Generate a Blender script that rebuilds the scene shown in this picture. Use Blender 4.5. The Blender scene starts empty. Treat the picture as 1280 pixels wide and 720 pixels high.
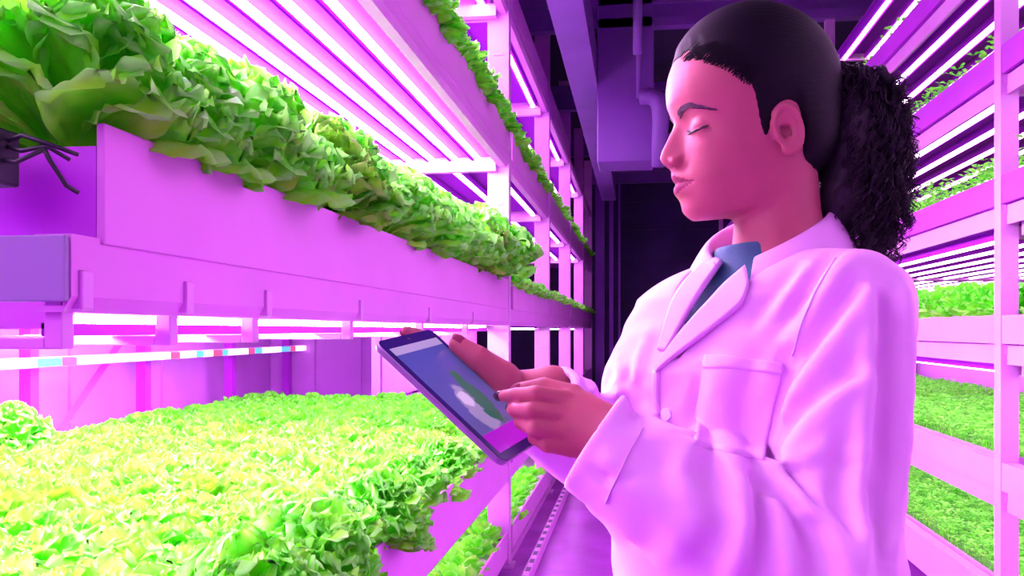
import bpy, bmesh, math, random, os
import numpy as np
from mathutils import Vector, Matrix
from mathutils.bvhtree import BVHTree
R = math.radians
sc = bpy.context.scene
col = sc.collection
random.seed(7); rng = np.random.default_rng(7)
SKIP = os.environ.get('SKIP', '')

# ------------------------------------------------------------------ camera
CAMZ = 1.30; YAW = math.atan(157/1100)
cam_d = Vector((-math.sin(YAW), math.cos(YAW), 0)); cam_r = Vector((math.cos(YAW), math.sin(YAW), 0))
cd = bpy.data.cameras.new('camera'); cam = bpy.data.objects.new('camera', cd); col.objects.link(cam)
cam.location = (0, 0, CAMZ); cam.rotation_euler = (R(90), 0, YAW)
cd.sensor_width = 36; cd.lens = 1100/1280*36; cd.shift_y = 52/1280; cd.clip_start = .02
sc.camera = cam
sc.view_settings.view_transform = 'Standard'; sc.view_settings.look = 'None'
sc.view_settings.gamma = 1; sc.view_settings.use_curve_mapping = False; sc.view_settings.exposure = 0.95
def W(px, py, depth):
    return Vector((0, 0, CAMZ)) + cam_d*depth + cam_r*((px-640)/1100*depth) + Vector((0, 0, (412-py)/1100*depth))

# ------------------------------------------------------------------ materials
M = {}
def mat(name, color=(.8,.8,.8), rough=.5, metal=0, emit=None, estr=0, noise=None, spec=.5, bump=None):
    m = bpy.data.materials.new(name); m.use_nodes = True; nt = m.node_tree
    b = nt.nodes['Principled BSDF']
    b.inputs['Base Color'].default_value = (*color, 1); b.inputs['Roughness'].default_value = rough
    b.inputs['Metallic'].default_value = metal; b.inputs['Specular IOR Level'].default_value = spec
    if emit: b.inputs['Emission Color'].default_value = (*emit, 1); b.inputs['Emission Strength'].default_value = estr
    if noise or bump:
        tc = nt.nodes.new('ShaderNodeTexCoord'); n = nt.nodes.new('ShaderNodeTexNoise')
        nt.links.new(tc.outputs['Object'], n.inputs['Vector'])
        n.inputs['Scale'].default_value = (noise or (0, bump[0]))[1]; n.inputs['Detail'].default_value = 4
        if noise:
            r = nt.nodes.new('ShaderNodeValToRGB'); amt = noise[0]
            r.color_ramp.elements[0].position = .35; r.color_ramp.elements[1].position = .65
            r.color_ramp.elements[0].color = (*[c*(1-amt) for c in color], 1)
            r.color_ramp.elements[1].color = (*[min(1, c*(1+amt*.4)) for c in color], 1)
            nt.links.new(n.outputs['Fac'], r.inputs['Fac']); nt.links.new(r.outputs['Color'], b.inputs['Base Color'])
        if bump:
            n2 = nt.nodes.new('ShaderNodeTexNoise'); n2.inputs['Scale'].default_value = bump[0]; n2.inputs['Detail'].default_value = 3
            nt.links.new(tc.outputs['Object'], n2.inputs['Vector'])
            bp = nt.nodes.new('ShaderNodeBump'); bp.inputs['Strength'].default_value = bump[1]; bp.inputs['Distance'].default_value = .01
            nt.links.new(n2.outputs['Fac'], bp.inputs['Height']); nt.links.new(bp.outputs['Normal'], b.inputs['Normal'])
    M[name] = m
    return m
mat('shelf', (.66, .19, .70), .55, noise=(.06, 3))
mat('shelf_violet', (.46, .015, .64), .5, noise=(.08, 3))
mat('post', (.66, .22, .72), .4, noise=(.05, 6))
mat('dark_metal', (.18, .03, .34), .5)
mat('reflector', (.30, .02, .50), .9, spec=0)
mat('tray_mat', (.10, .30, .05), .9)
mat('louvre', (.05, .002, .12), .9, spec=0)
mat('tray_end', (.26, .17, .40), .5)
mat('foam', (.92, .86, .9), .8)
mat('wall', (.62, .16, .76), .6, noise=(.1, 2))
mat('ceiling', (.035, .012, .07), .8, noise=(.3, 2))
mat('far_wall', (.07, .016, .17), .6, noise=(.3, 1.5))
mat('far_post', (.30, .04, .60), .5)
mat('duct', (.22, .06, .42), .5, noise=(.15, 2))
mat('floor', (.46, .07, .60), .22, noise=(.2, 3))
mat('black', (.01, .006, .02), .5)
mat('tube', (1, .9, 1), .4, emit=(1, .62, 1), estr=40)
mat('tube_far', (1, .9, 1), .4, emit=(1, .62, 1), estr=12)
mat('tube_low', (1, .9, 1), .4, emit=(1, .66, 1), estr=66)
mat('tube_right', (1, .9, 1), .4, emit=(1, .62, 1), estr=6)
mat('tube_fill', (1, .9, 1), .4, emit=(1, .62, 1), estr=5)
mat('tube_key', (1, .9, 1), .4, emit=(1, .62, 1), estr=14)
mat('tube_off', (.3, .12, .4), .4)
mat('strip_white', (1, 1, 1), .4, emit=(1, .85, 1), estr=1.3)
mat('strip_red', (.6, .02, .08), .4, emit=(1, .08, .25), estr=.5)
mat('strip_blue', (.02, .25, .6), .4, emit=(.10, .5, 1), estr=.6)

def leaf_mat(name, c1, c2, c3, scale=14, trans=.5, red=None):
    m = bpy.data.materials.new(name); m.use_nodes = True; nt = m.node_tree; L = nt.links
    b = nt.nodes['Principled BSDF']; out = nt.nodes['Material Output']
    b.inputs['Roughness'].default_value = .5; b.inputs['Specular IOR Level'].default_value = .12
    tc = nt.nodes.new('ShaderNodeTexCoord'); n = nt.nodes.new('ShaderNodeTexNoise'); n.inputs['Scale'].default_value = scale
    n.inputs['Detail'].default_value = 3
    oi = nt.nodes.new('ShaderNodeObjectInfo'); ad = nt.nodes.new('ShaderNodeVectorMath'); ad.operation = 'ADD'
    L.new(tc.outputs['Object'], ad.inputs[0]); L.new(oi.outputs['Location'], ad.inputs[1]); L.new(ad.outputs[0], n.inputs['Vector'])
    r = nt.nodes.new('ShaderNodeValToRGB'); e = r.color_ramp.elements
    e[0].position = .32; e[0].color = (*c1, 1); e[1].position = .68; e[1].color = (*c3, 1)
    k = e.new(.5); k.color = (*c2, 1)
    L.new(n.outputs['Fac'], r.inputs['Fac'])
    # frilly rim and rib of the leaf have their own paler colour
    at = nt.nodes.new('ShaderNodeAttribute'); at.attribute_name = 'rim'
    mx = nt.nodes.new('ShaderNodeMix'); mx.data_type = 'RGBA'
    L.new(at.outputs['Fac'], mx.inputs['Factor']); L.new(r.outputs['Color'], mx.inputs[6])
    mx.inputs[7].default_value = (*(red or (.40, 1.0, .26)), 1)
    L.new(mx.outputs[2], b.inputs['Base Color'])
    t = nt.nodes.new('ShaderNodeBsdfTranslucent'); L.new(mx.outputs[2], t.inputs['Color'])
    ms = nt.nodes.new('ShaderNodeMixShader'); ms.inputs[0].default_value = trans
    L.new(b.outputs[0], ms.inputs[1]); L.new(t.outputs[0], ms.inputs[2]); L.new(ms.outputs[0], out.inputs['Surface'])
    M[name] = m; return m
leaf_mat('lettuce', (.09, .78, .008), (.20, .96, .01), (.38, 1.0, .06))
leaf_mat('lettuce_bronze', (.08, .46, .008), (.17, .74, .01), (.34, .95, .03), red=(.30, .60, .10))
leaf_mat('microgreen', (.07, .55, .02), (.2, .9, .04), (.45, 1, .15), scale=20)

# ------------------------------------------------------------------ mesh helpers
class MB:
    def __init__(s): s.v = []; s.f = []; s.m = []
    def box(s, x0, x1, y0, y1, z0, z1, mi=0):
        i = len(s.v)
        s.v += [(x0,y0,z0),(x1,y0,z0),(x1,y1,z0),(x0,y1,z0),(x0,y0,z1),(x1,y0,z1),(x1,y1,z1),(x0,y1,z1)]
        for q in ((0,3,2,1),(4,5,6,7),(0,1,5,4),(1,2,6,5),(2,3,7,6),(3,0,4,7)): s.f.append(tuple(i+k for k in q)); s.m.append(mi)
    def tube(s, pts, r, n=10, mi=0, cap=True):
        pts = [Vector(p) for p in pts]; rr = r if hasattr(r, '__len__') else [r]*len(pts)
        t0 = (pts[1]-pts[0]).normalized(); up = Vector((0,0,1)) if abs(t0.z) < .9 else Vector((1,0,0))
        a = t0.cross(up).normalized(); i0 = len(s.v)
        for k, p in enumerate(pts):
            t = (pts[min(k+1, len(pts)-1)]-pts[max(k-1, 0)]).normalized()
            a = (a - t*a.dot(t)).normalized(); b = t.cross(a)
            for j in range(n):
                q = p + (a*math.cos(2*math.pi*j/n) + b*math.sin(2*math.pi*j/n))*rr[k]; s.v.append(tuple(q))
        for k in range(len(pts)-1):
            for j in range(n):
                s.f.append((i0+k*n+j, i0+k*n+(j+1)%n, i0+(k+1)*n+(j+1)%n, i0+(k+1)*n+j)); s.m.append(mi)
        if cap:
            s.f.append(tuple(i0+j for j in reversed(range(n)))); s.m.append(mi)
            e = i0+(len(pts)-1)*n; s.f.append(tuple(e+j for j in range(n))); s.m.append(mi)
    def prism(s, prof, y0, y1, mi=0):          # closed (x,z) outline run along y
        i = len(s.v); n = len(prof)
        s.v += [(x, y0, z) for x, z in prof] + [(x, y1, z) for x, z in prof]
        for j in range(n): s.f.append((i+j, i+(j+1)%n, i+n+(j+1)%n, i+n+j)); s.m.append(mi)
        s.f.append(tuple(i+j for j in reversed(range(n)))); s.m.append(mi)
        s.f.append(tuple(i+n+j for j in range(n))); s.m.append(mi)
    def build(s, name, mats, parent=None, smooth=False, bevel=0):
        me = bpy.data.meshes.new(name); me.from_pydata(s.v, [], s.f)
        for m in (mats if isinstance(mats, (list, tuple)) else [mats]): me.materials.append(M[m] if isinstance(m, str) else m)
        me.polygons.foreach_set('material_index', s.m)
        if smooth: me.polygons.foreach_set('use_smooth', [True]*len(me.polygons))
        bm = bmesh.new(); bm.from_mesh(me); bmesh.ops.recalc_face_normals(bm, faces=bm.faces); bm.to_mesh(me); bm.free()
        me.update(); o = bpy.data.objects.new(name, me); col.objects.link(o)
        if parent: o.parent = parent
        if bevel:
            b = o.modifiers.new('bevel', 'BEVEL'); b.width = bevel; b.segments = 2; b.limit_method = 'ANGLE'
        return o
def tag(o, label=None, cat=None, group=None, kind=None):
    if label: o['label'] = label
    if cat: o['category'] = cat
    if group: o['group'] = group
    if kind: o['kind'] = kind
    return o
def thing(name, label, cat, loc=(0,0,0), group=None):
    o = bpy.data.objects.new(name, None); col.objects.link(o); o.location = loc
    o.empty_display_size = .1
    return tag(o, label, cat, group)
def struct(mb, name, m): return tag(mb.build(name, m), kind='structure')

# ------------------------------------------------------------------ room
XL, XR, YN, YF, ZC = -3.6, 3.1, -2.6, 15.2, 4.0
b = MB(); b.box(XL-.1, XR+.1, YN-.1, YF+.1, -.1, 0); struct(b, 'floor', 'floor')
b = MB(); b.box(XL-.1, XR+.1, YN-.1, YF+.1, ZC, ZC+.1); struct(b, 'ceiling', 'ceiling')
b = MB(); b.box(XL-.1, XL, YN, YF, 0, ZC); b.box
for k in range(16): b.box(XL, XL+.02, YN+.06+k*1.1, YN+.06+k*1.1+1.03, .02, ZC-.02)
struct(b, 'wall_left', 'wall')
b = MB(); b.box(XR, XR+.1, YN, YF, 0, ZC)
for k in range(22): b.box(XR-.02, XR, YN+.05+k*.8, YN+.05+k*.8+.75, .02, ZC-.02)
struct(b, 'wall_right', 'wall')
b = MB(); b.box(XL, XR, YF, YF+.1, 0, ZC)
for k in range(8): b.box(XL+.02, XR-.02, YF-.03, YF, .12+k*.48, .12+k*.48+.42)
struct(b, 'wall_far', 'far_wall')
b = MB(); b.box(XL, XR, YN-.1, YN, 0, ZC)
for k in range(6): b.box(XL+.05+k*1.1, XL+1.1+k*1.1, YN, YN+.02, .02, ZC-.02)
struct(b, 'wall_near', 'wall')
b = MB(); b.box(XL+.02, -2.16, 8.25, 8.33, 0, ZC)
for k in range(3): b.box(XL+.04+k*.47, XL+.48+k*.47, 8.23, 8.25, .02, ZC-.02)
struct(b, 'wall_partition', 'wall')
# ceiling beams across the hall
for k, y in enumerate((4.2, 6.6, 9.0, 11.4, 13.6)):
    b = MB(); b.box(-2.2, 3.05, y, y+.10, 3.72, 3.80); b.box(-2.2, 3.05, y+.03, y+.07, 3.62, 3.72); b.box(-2.2, 3.05, y, y+.10, 3.55, 3.62)
    o = struct(b, f'trim_{k+1}', 'duct')

# ------------------------------------------------------------------ left rack
XA = -.70
LT = [dict(rim=.20, back=-2.1), dict(rim=.71, back=-3.0), dict(rim=1.572, back=-2.1), dict(rim=2.41, back=-2.1), dict(rim=3.25, back=-2.1)]
BAYS = [(1.07, 4.72), (4.92, 6.94), (7.08, 9.14), (9.28, 11.34), (11.48, 13.5)]
POSTS = [4.76, 6.98, 9.18, 11.38, 13.56]
rack = thing('growing_rack', 'tall pink metal growing rack along the left side of the aisle', 'rack')
for i, y in enumerate(POSTS):
    b = MB(); b.box(XA-.115, XA+.004, y, y+.012, .0, 3.9); b.box(XA-.012, XA+.004, y+.012, y+.075, 0, 3.9)
    for zz in (1.15, 1.98, 2.0+.8): b.box(XA-.08, XA-.03, y-.004, y, zz, zz+.02)
    b.box(XA-.14, XA+.03, y-.03, y+.10, 0, .012)
    b.build('post', 'post', rack, bevel=.003)
    if i < 3:
        b = MB(); b.box(-2.16, -2.10, y, y+.05, 1.3 if i == 0 else 0, 3.9); b.build('rear_post', 'post', rack)
for y in (-1.9, .96):
    b = MB(); b.box(-1.13, -1.07, y, y+.06, 0, 3.9); b.build('inner_post', 'post', rack)
    b = MB(); b.box(-2.16, -2.10, y, y+.05, 0, 3.9); b.build('rear_post', 'post', rack)
for ti, t in enumerate(LT):
    z = t['rim']
    for (y0, y1) in [(-1.95, .9), (1.01, 4.76), (4.85, 6.98), (7.06, 9.18), (9.26, 11.38), (11.46, 13.56)]:
        if ti == 0 and y0 < 3: continue
        if ti == 2 and y0 < 0: continue
        b = MB()   # a C section: web with lips
        zr = z-.25 if ti in (1, 2) else z-.22
        zt = z-.158
        if ti == 2 and y0 == 1.01: zt = z-.152
        b.prism([(XA, zr+.02), (XA, zt), (XA-.05, zt), (XA-.05, zt-.008), (XA-.01, zt-.008), (XA-.01, zr+.028), (XA-.012, zr+.008), (XA-.05, zr+.008), (XA-.05, zr), (XA-.012, zr)], y0, y1)
        o = b.build('shelf_rail', 'shelf', rack)
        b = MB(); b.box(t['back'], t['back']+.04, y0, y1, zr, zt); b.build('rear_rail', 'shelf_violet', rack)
    ys = [1.01, 2.2, 3.4, 4.70, 6.92, 9.12, 11.32] if ti else [4.70, 6.92]
    for y in ys:
        if y == 1.01 or (ti == 3 and y < 4): continue
        b = MB(); b.box(t['back']+.04, XA-.06, y, y+.05, z-.25, z-.185); b.build('cross_beam', 'shelf', rack)
for (y0, y1) in [(4.85, 6.98), (7.06, 9.18), (9.26, 11.38)]:
    for z0, z1_ in ((.72, 1.28), (1.58, 2.2), (2.42, 3.02)):
        if z0 < 1 and y0 < 5: continue
        b = MB(); b.box(-2.10, -2.09, y0, y1, z0, z1_); b.build('rear_panel', 'wall', rack)
# short end face closing the first shelf
b = MB(); b.box(-2.1, XA-.002, 1.0, 1.01, 1.335, 1.418); b.build('end_plate', 'tray_end', rack, bevel=.002)
b = MB(); b.box(-2.1, XA-.06, 1.30, 4.7, 1.395, 1.408); b.build('shelf_plate', 'shelf_violet', rack)
# diagonal braces far left
for (ya, za, yb, zb_) in ((2.2, .7, 3.6, 1.9), (6.2, 1.95, 4.7, .7)):
    b = MB(); b.tube([(-3.34, ya, za), (-3.34, yb, zb_)], .028, 4); b.build('brace', 'shelf_violet', rack)
for y in (1.6, 2.95, 4.1, 4.45, 5.6, 6.9, 8.1):
    b = MB(); b.box(-3.40, -3.33, y, y+.07, 0, 3.9); b.build('wall_post', 'shelf_violet', rack)

# brackets under the near shelf
for i, y in enumerate((1.02, 1.28, 1.58, 2.15, 2.9, 3.7)):
    b = MB()
    b.box(XA-.045, XA-.02, y, y+.025, 1.275, 1.345); b.box(XA-.01, XA+.006, y+.004, y+.028, 1.325, 1.375)
    b.box(XA-.5, XA-.045, y, y+.025, 1.275, 1.29)
    b.build('hanger_bracket', 'post', rack, bevel=.002)

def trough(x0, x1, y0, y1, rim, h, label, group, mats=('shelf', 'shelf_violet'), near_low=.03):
    t = thing('planter_trough', label, 'planter', ((x0+x1)/2, y0, rim-h), group)
    off = Vector(t.location)
    def L(b):
        b.v = [tuple(Vector(v)-off) for v in b.v]; return b
    w = .012
    b = MB(); b.box(x1-w, x1, y0, y1, rim-h, rim); b.build
    L(b).build('front_wall', mats[0], t, bevel=.002)
    b = MB(); b.box(x0, x0+w, y0, y1, rim-h, rim); L(b).build('rear_wall', mats[0], t)
    b = MB(); b.box(x0+w, x1-w, y0, y0+w, rim-h, rim-near_low); L(b).build('end_wall', mats[1], t)
    b = MB(); b.box(x0+w, x1-w, y1-w, y1, rim-h, rim-near_low); L(b).build('end_wall', mats[1], t)
    b = MB(); b.box(x0+w, x1-w, y0+w, y1-w, rim-h, rim-h+.012); L(b).build('bottom', mats[1], t)
    b = MB(); b.box(x0+w, x1-w, y0+w, y1-w, rim-h+.012, rim-.045)
    L(b).build('foam_raft', 'foam', t)
    return t
def light(x_list, y0, y1, z, label, group, on='tube', side_x=None, plate=True, r=.011):
    t = thing('grow_light', label, 'light', ((x_list[0]+x_list[-1])/2, y0, z), group); off = Vector(t.location)
    def L(b):
        b.v = [tuple(Vector(v)-off) for v in b.v]; return b
    xa, xb = min(x_list)-.05, max(x_list)+.05
    if not plate and z > 1.2 and y0 < 2:
        b = MB(); b.box(xb-.012, xb, y0, y1, z-.022, z-.004); L(b).build('side_bar', 'shelf_violet', t)
    if plate:
        b = MB(); b.box(xa, xb, y0, y1, z+.030, z+.038); L(b).build('plate', 'reflector', t)
    for y in (y0, y1-.03):
        b = MB(); b.box(xa, xb, y, y+.03, z-.012, z+.03); L(b).build('end_bar', 'shelf', t)
    for x in x_list:
        b = MB(); b.tube([(x, y0+.035, z), (x, y1-.035, z)], r, 8); 
        L(b).build('tube', on, t, smooth=True)
        if plate and len(x_list) == 11:
            b = MB(); b.box(x-.050, x-.038, y0+.03, y1-.03, z+.008, z+.03); L(b).build('louvre', 'louvre', t)
        if plate and len(x_list) < 11:
            b = MB(); b.box(x-.03, x-.022, y0+.03, y1-.03, z-.002, z+.03); b.box(x+.022, x+.03, y0+.03, y1-.03, z-.002, z+.03)
            L(b).build('louvre', 'reflector', t)
    return t

tier_words = {0: 'bottom', 1: 'lower', 2: 'middle', 3: 'upper', 4: 'top'}
bay_words = ['nearest bay', 'second bay', 'third bay', 'fourth bay', 'farthest bay']
for ti, t in enumerate(LT):
    for bi, (y0, y1) in enumerate(BAYS):
        if bi == 0 and ti == 0: y0 = 2.6
        if ti == 4 and bi > 2: continue
        back = t['back'] if bi == 0 or (bi == 1 and ti == 1) else -2.1
        h = .16 if ti in (1, 2, 3) else .14
        trough(back+.05, XA+.002 if ti != 2 else XA+.006, y0 if not (bi == 0 and ti == 1) else .95, y1, t['rim'], h,
               f"long pink {tier_words[ti]}-tier trough in the {bay_words[bi]} of the left rack", 'planting troughs on the left rack')
# lights: nearest bay over the middle tier (the big one), then the rest
light([XA-.14-.125*k for k in range(11)], 1.02, 4.74, 2.208, 'pink grow light of long white tubes above the big leafy trough', 'grow lights on the left rack', 'tube', r=.013)
light([XA-.16-.30*k for k in range(8)], 1.12, 4.72, 1.313, 'grow light tucked under the near pink shelf above the lettuce field', 'grow lights on the left rack', 'tube_low', plate=False, r=.008)
light([XA-.14-.2*k for k in range(7)], 1.02, 4.74, 3.066, 'topmost pink grow light in the nearest bay of the left rack', 'grow lights on the left rack', 'tube')
light([XA-.14-.16*k for k in range(8)], -1.9, .93, 2.208, 'unseen grow light added on the left rack beside the camera as a key', 'grow lights on the left rack', 'tube_key')  # out of view, added to give the woman a key from the front left
light([XA-.16-.3*k for k in range(4)], 2.6, 4.74, .43, 'grow light under the lower trough in the nearest bay', 'grow lights on the left rack', 'tube_far', plate=False)
for bi, (y0, y1) in enumerate(BAYS[1:4]):
    for ti, z in ((1, .45), (2, 1.313), (3, 2.208), (4, 3.066)):
        if ti == 1 and bi: continue
        light([XA-.12-.22*k for k in range(10 if (ti, bi) == (2, 0) else 6)], y0, y1, z, f"grow light over the {tier_words[ti-1]} tier in the {bay_words[bi+1]} of the left rack", 'grow lights on the left rack', 'tube_far', r=.014)
# lights in the bays beside the camera are out of view, added as key and fill

# cable box on the left
t = thing('cable_box', 'black box with dark wires hanging at the end of the big trough', 'box', (-.822, 1.0, 1.50))
b = MB(); b.box(-.05, .045, -.03, .02, -.02, .05); b.build('housing', 'black', t, bevel=.004)
for k, pts in enumerate(([(.04,0,.035),(.07,-.01,.04),(.10,0,.03),(.125,.02,.02)], [(.04,0,.03),(.07,-.012,.02),(.095,0,.028),(.12,.01,.012)],
                         [(.09,0,.03),(.10,.0,.01),(.115,.01,-.02),(.125,.02,-.028)], [(.03,-.005,.012),(.07,-.02,.005),(.1,-.01,.022)])):
    b = MB(); b.tube(pts, .003, 6); b.build('wire', 'black', t, smooth=True)

# coloured light strip behind the field
t = thing('led_strip', 'thin glowing strip of white, red and blue segments behind the lettuce field', 'light', (-3.22, 1.4, 1.12))
pat = [('strip_white', 1.02), ('strip_red', .12), ('strip_white', .22), ('strip_blue', .1), ('strip_white', .14), ('strip_red', .14), ('strip_blue', .09), ('strip_white', .35), ('strip_red', .12),
       ('strip_blue', .14), ('strip_white', .4), ('strip_blue', .2), ('strip_red', .12)]
y = 0
b = MB(); b.box(-.03, -.012, 0, 7.6, -.03, .03); b.build('channel', 'post', t)
k = 0
while y < 7.4:
    m_, l_ = pat[k % len(pat)]; b = MB(); b.box(-.012, .012, y, min(7.5, y+l_), -.022, .022); b.build('segment', m_, t); y += l_+.01; k += 1

# ------------------------------------------------------------------ right rack
XB = 1.20
rack2 = thing('growing_rack', 'pink metal growing rack along the right side behind the woman', 'rack')
RT = [(.418, 'bottom'), (.856, 'lower'), (1.348, 'middle'), (1.816, 'upper'), (2.25, 'top'), (2.716, 'highest')]
for y in (-1.9, .55, 3.14, 5.9, 8.4, 10.9, 13.4):
    b = MB(); b.box(XB, XB+.058, y, y+.055, 0, 3.3)
    for z, _ in RT: b.box(XB+.012, XB+.05, y-.004, y, z-.13, z-.10)
    b.build('post', 'post', rack2, bevel=.004)
    b = MB(); b.box(2.52, 2.58, y, y+.05, 0, 3.3); b.build('rear_post', 'post', rack2)
RB = [(-1.84, .5), (.62, 3.10), (3.22, 5.86), (5.98, 8.36), (8.48, 10.86), (10.98, 13.36)]
rb_words = ['bay beside the camera', 'bay to the right of the woman', 'bay just behind the woman', 'dim bay past the woman', 'second dim bay', 'farthest dim bay']
for z, w in RT:
    for bi, (y0, y1) in enumerate(RB):
        lit = bi < 3 or (bi == 3 and w in ('lower', 'middle'))
        b = MB(); b.prism([(XB+.004, z-.095), (XB+.004, z), (XB+.05, z), (XB+.05, z-.008), (XB+.014, z-.008), (XB+.014, z-.087), (XB+.05, z-.087), (XB+.05, z-.095)], y0-.06, y1+.04)
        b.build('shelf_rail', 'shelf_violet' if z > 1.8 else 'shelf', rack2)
        if lit:
            b = MB(); b.box(XB+.02, XB+.032, y0-.06, y1+.04, z-.165, z-.10); b.build('lip', 'shelf', rack2)
        for y in (y0, (y0+y1)/2, y1-.04):
            b = MB(); b.box(XB+.05, 2.52, y, y+.04, z-.09, z-.05); b.build('cross_beam', 'shelf', rack2)
        tr = thing('seed_tray', f"shallow {w}-tier tray of greens in the {rb_words[bi]}", 'tray', (XB+.06, y0, z-.048), 'seed trays on the right rack')
        b = MB(); b.box(0, 1.24, 0, y1-y0, 0, .012)
        b.box(0, .01, 0, y1-y0, .012, .055); b.box(1.23, 1.24, 0, y1-y0, .012, .055)
        b.box(.01, 1.23, 0, .01, .012, .055); b.box(.01, 1.23, y1-y0-.01, y1-y0, .012, .055)
        b.build('tray_shell', 'shelf', tr)
        b = MB(); b.box(.012, 1.228, .012, y1-y0-.012, .012, .035); b.build('growing_mat', 'tray_mat', tr)
        if w != 'bottom' or True:
            if lit and (bi > 0 or w in ('upper', 'top')):
                zz = z+.355 if w != 'highest' else z+.36
                if w == 'middle': zz = z+.33
                light([XB+.10+.15*k for k in range(8)], y0, y1, zz-.055, f"grow light over the {w} tier in the {rb_words[bi]}", 'grow lights on the right rack', 'tube_right' if bi else 'tube_fill', r=.011)  # beside the camera these are unseen fill, added to brighten the trough front
for z, w in RT[1:3]:
    b = MB(); b.box(2.50, 2.512, .6, 8.3, z-.02, z+.36); b.build('back_panel', 'wall', rack2)
b = MB()
for y in (.55, 3.14): b.box(XB, 2.5, y, y+.03, 3.25, 3.3)
b.build('top_tie', 'shelf', rack2)

for k, (x0, x1) in enumerate(((-.66, -.52), (-.44, -.38), (-.30, -.27))):
    b = MB(); b.box(x0, x1, 13.9, 14.0, 0, ZC); struct(b, f'trim_{k+6}', 'far_post')
# overhead things
t = thing('air_duct', 'dark violet rectangular air duct hanging above the aisle', 'duct', (0, 0, 0))
b = MB(); b.box(-.50, -.30, 2.5, 12.5, 3.12, 3.40); b.build('long_duct', 'duct', t)
b = MB(); b.box(-.30, .12, 6.6, 7.0, 2.55, 3.98); b.build('drop_box', 'duct', t, bevel=.01)
for y in (3, 5.5, 8, 10.5): 
    b = MB(); b.box(-.41, -.39, y, y+.02, 3.40, 4.0); b.build('hanger', 'dark_metal', t)
t = thing('pipe', 'violet vertical pipe ending in a bent vent near the dark ceiling', 'pipe', (0, 0, 0))
b = MB(); b.tube([(.0, 5.8, 4.0), (.0, 5.8, 3.1)], .03, 14); b.build('riser', 'duct', t, smooth=True)
t = thing('vent_elbow', 'dim violet curved vent pipe hanging in front of dark wall', 'vent', (.11, 6.4, 2.85))
b = MB(); b.tube([(-.10,0,.12),(-.03,0,.13),(.03,0,.10),(.055,0,.03),(.055,0,-.06),(.045,0,-.2),(.04,0,-.38)], [.05,.06,.065,.065,.06,.055,.05], 16); b.build('elbow', 'duct', t, smooth=True)
b = MB(); b.tube([(-.1,0,.12),(-.1,0,1.15)], .02, 10); b.build('drop_pipe', 'duct', t, smooth=True)

# aisle floor rail at the foot of the left rack
t = thing('floor_rail', 'slotted pink metal rail on the aisle floor by the left rack', 'rail', (-.56, 2.2, 0))
b = MB(); b.box(-.02, .02, 0, 10, 0, .06); b.build('rail_body', 'shelf', t, bevel=.004)
sm = mat('slotted', (.8, .32, .86), .5); nt = sm.node_tree
tc = nt.nodes.new('ShaderNodeTexCoord'); wv = nt.nodes.new('ShaderNodeTexWave'); wv.bands_direction = 'Y'; wv.inputs['Scale'].default_value = 1.9
rp = nt.nodes.new('ShaderNodeValToRGB'); rp.color_ramp.interpolation = 'CONSTANT'; rp.color_ramp.elements[0].color = (.10, .02, .2, 1); rp.color_ramp.elements[1].position = .5; rp.color_ramp.elements[1].color = (.8, .32, .86, 1)
nt.links.new(tc.outputs['Object'], wv.inputs['Vector']); nt.links.new(wv.outputs['Fac'], rp.inputs['Fac']); nt.links.new(rp.outputs['Color'], nt.nodes['Principled BSDF'].inputs['Base Color'])
b = MB(); b.box(-.012, .012, .05, 9.9, .06, .062); b.build('slotted_top', 'slotted', t)

# ------------------------------------------------------------------ lettuce
def leaf_into(V, F, RIM, base, az, tilt, L, Wd, seed, nu=9, nv=12, curl=1.0, ruff=1.0, fq=1.0):
    r = np.random.default_rng(seed)
    u = np.linspace(0, 1, nu)[:, None]; v = np.linspace(-1, 1, nv)[None, :]
    wid = Wd*(np.sin(np.clip(u*.92+.06, 0, 1)*math.pi*.62)**1.1)*np.sqrt(np.clip(1-(np.clip(u-.60, 0, 1)/.43)**2, .0, 1))
    ph = r.uniform(0, 6.28, 4)
    edge = np.abs(v)**1.6*np.clip(u*1.6, 0, 1) + np.clip((u-.72)/.28, 0, 1)**1.2*.8
    edge = np.clip(edge, 0, 1.25)
    ruf = (np.sin(v*9*fq+u*7*fq+ph[0])*.5 + np.sin(v*5*fq-u*10*fq+ph[1])*.5 + np.sin(u*13*fq+v*12*fq+ph[2])*.35)*edge*ruff
    ruf2 = (np.sin(v*8*fq-u*9*fq+ph[3]) + np.cos(v*13*fq+u*8+ph[0])*.6)*edge*ruff
    x = v*wid*(1+.12*ruf2*.6)
    bend = tilt + curl*(u**1.5)*1.0            # radians from vertical, opening outwards
    du = L/(nu-1)
    out = np.cumsum(np.sin(bend)*du, 0) - np.sin(bend[0])*du; up = np.cumsum(np.cos(bend)*du, 0) - np.cos(bend[0])*du
    out = out + 0*v; up = up + 0*v
    n_out = np.cos(bend); n_up = -np.sin(bend)
    cup = -.30*(v**2)*wid + ruf*L*.075
    out = out + n_out*(-cup) + ruf2*L*.03; up = up + n_up*(-cup)*1 + np.abs(ruf)*L*.02
    ca, sa = math.cos(az), math.sin(az)
    X = base[0] + out*ca - x*sa; Y = base[1] + out*sa + x*ca; Z = base[2] + up
    i0 = len(V)
    V.extend(zip(X.ravel().tolist(), Y.ravel().tolist(), Z.ravel().tolist()))
    RIM.extend(np.clip((edge+0*v)*.75*np.clip(.4+.6*ruf2, 0, 1) + .35*np.exp(-(v/.10)**2)*(1-u), 0, 1).ravel().tolist())
    for a in range(nu-1):
        for c in range(nv-1):
            k = i0+a*nv+c; F.append((k, k+1, k+nv+1, k+nv))
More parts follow.
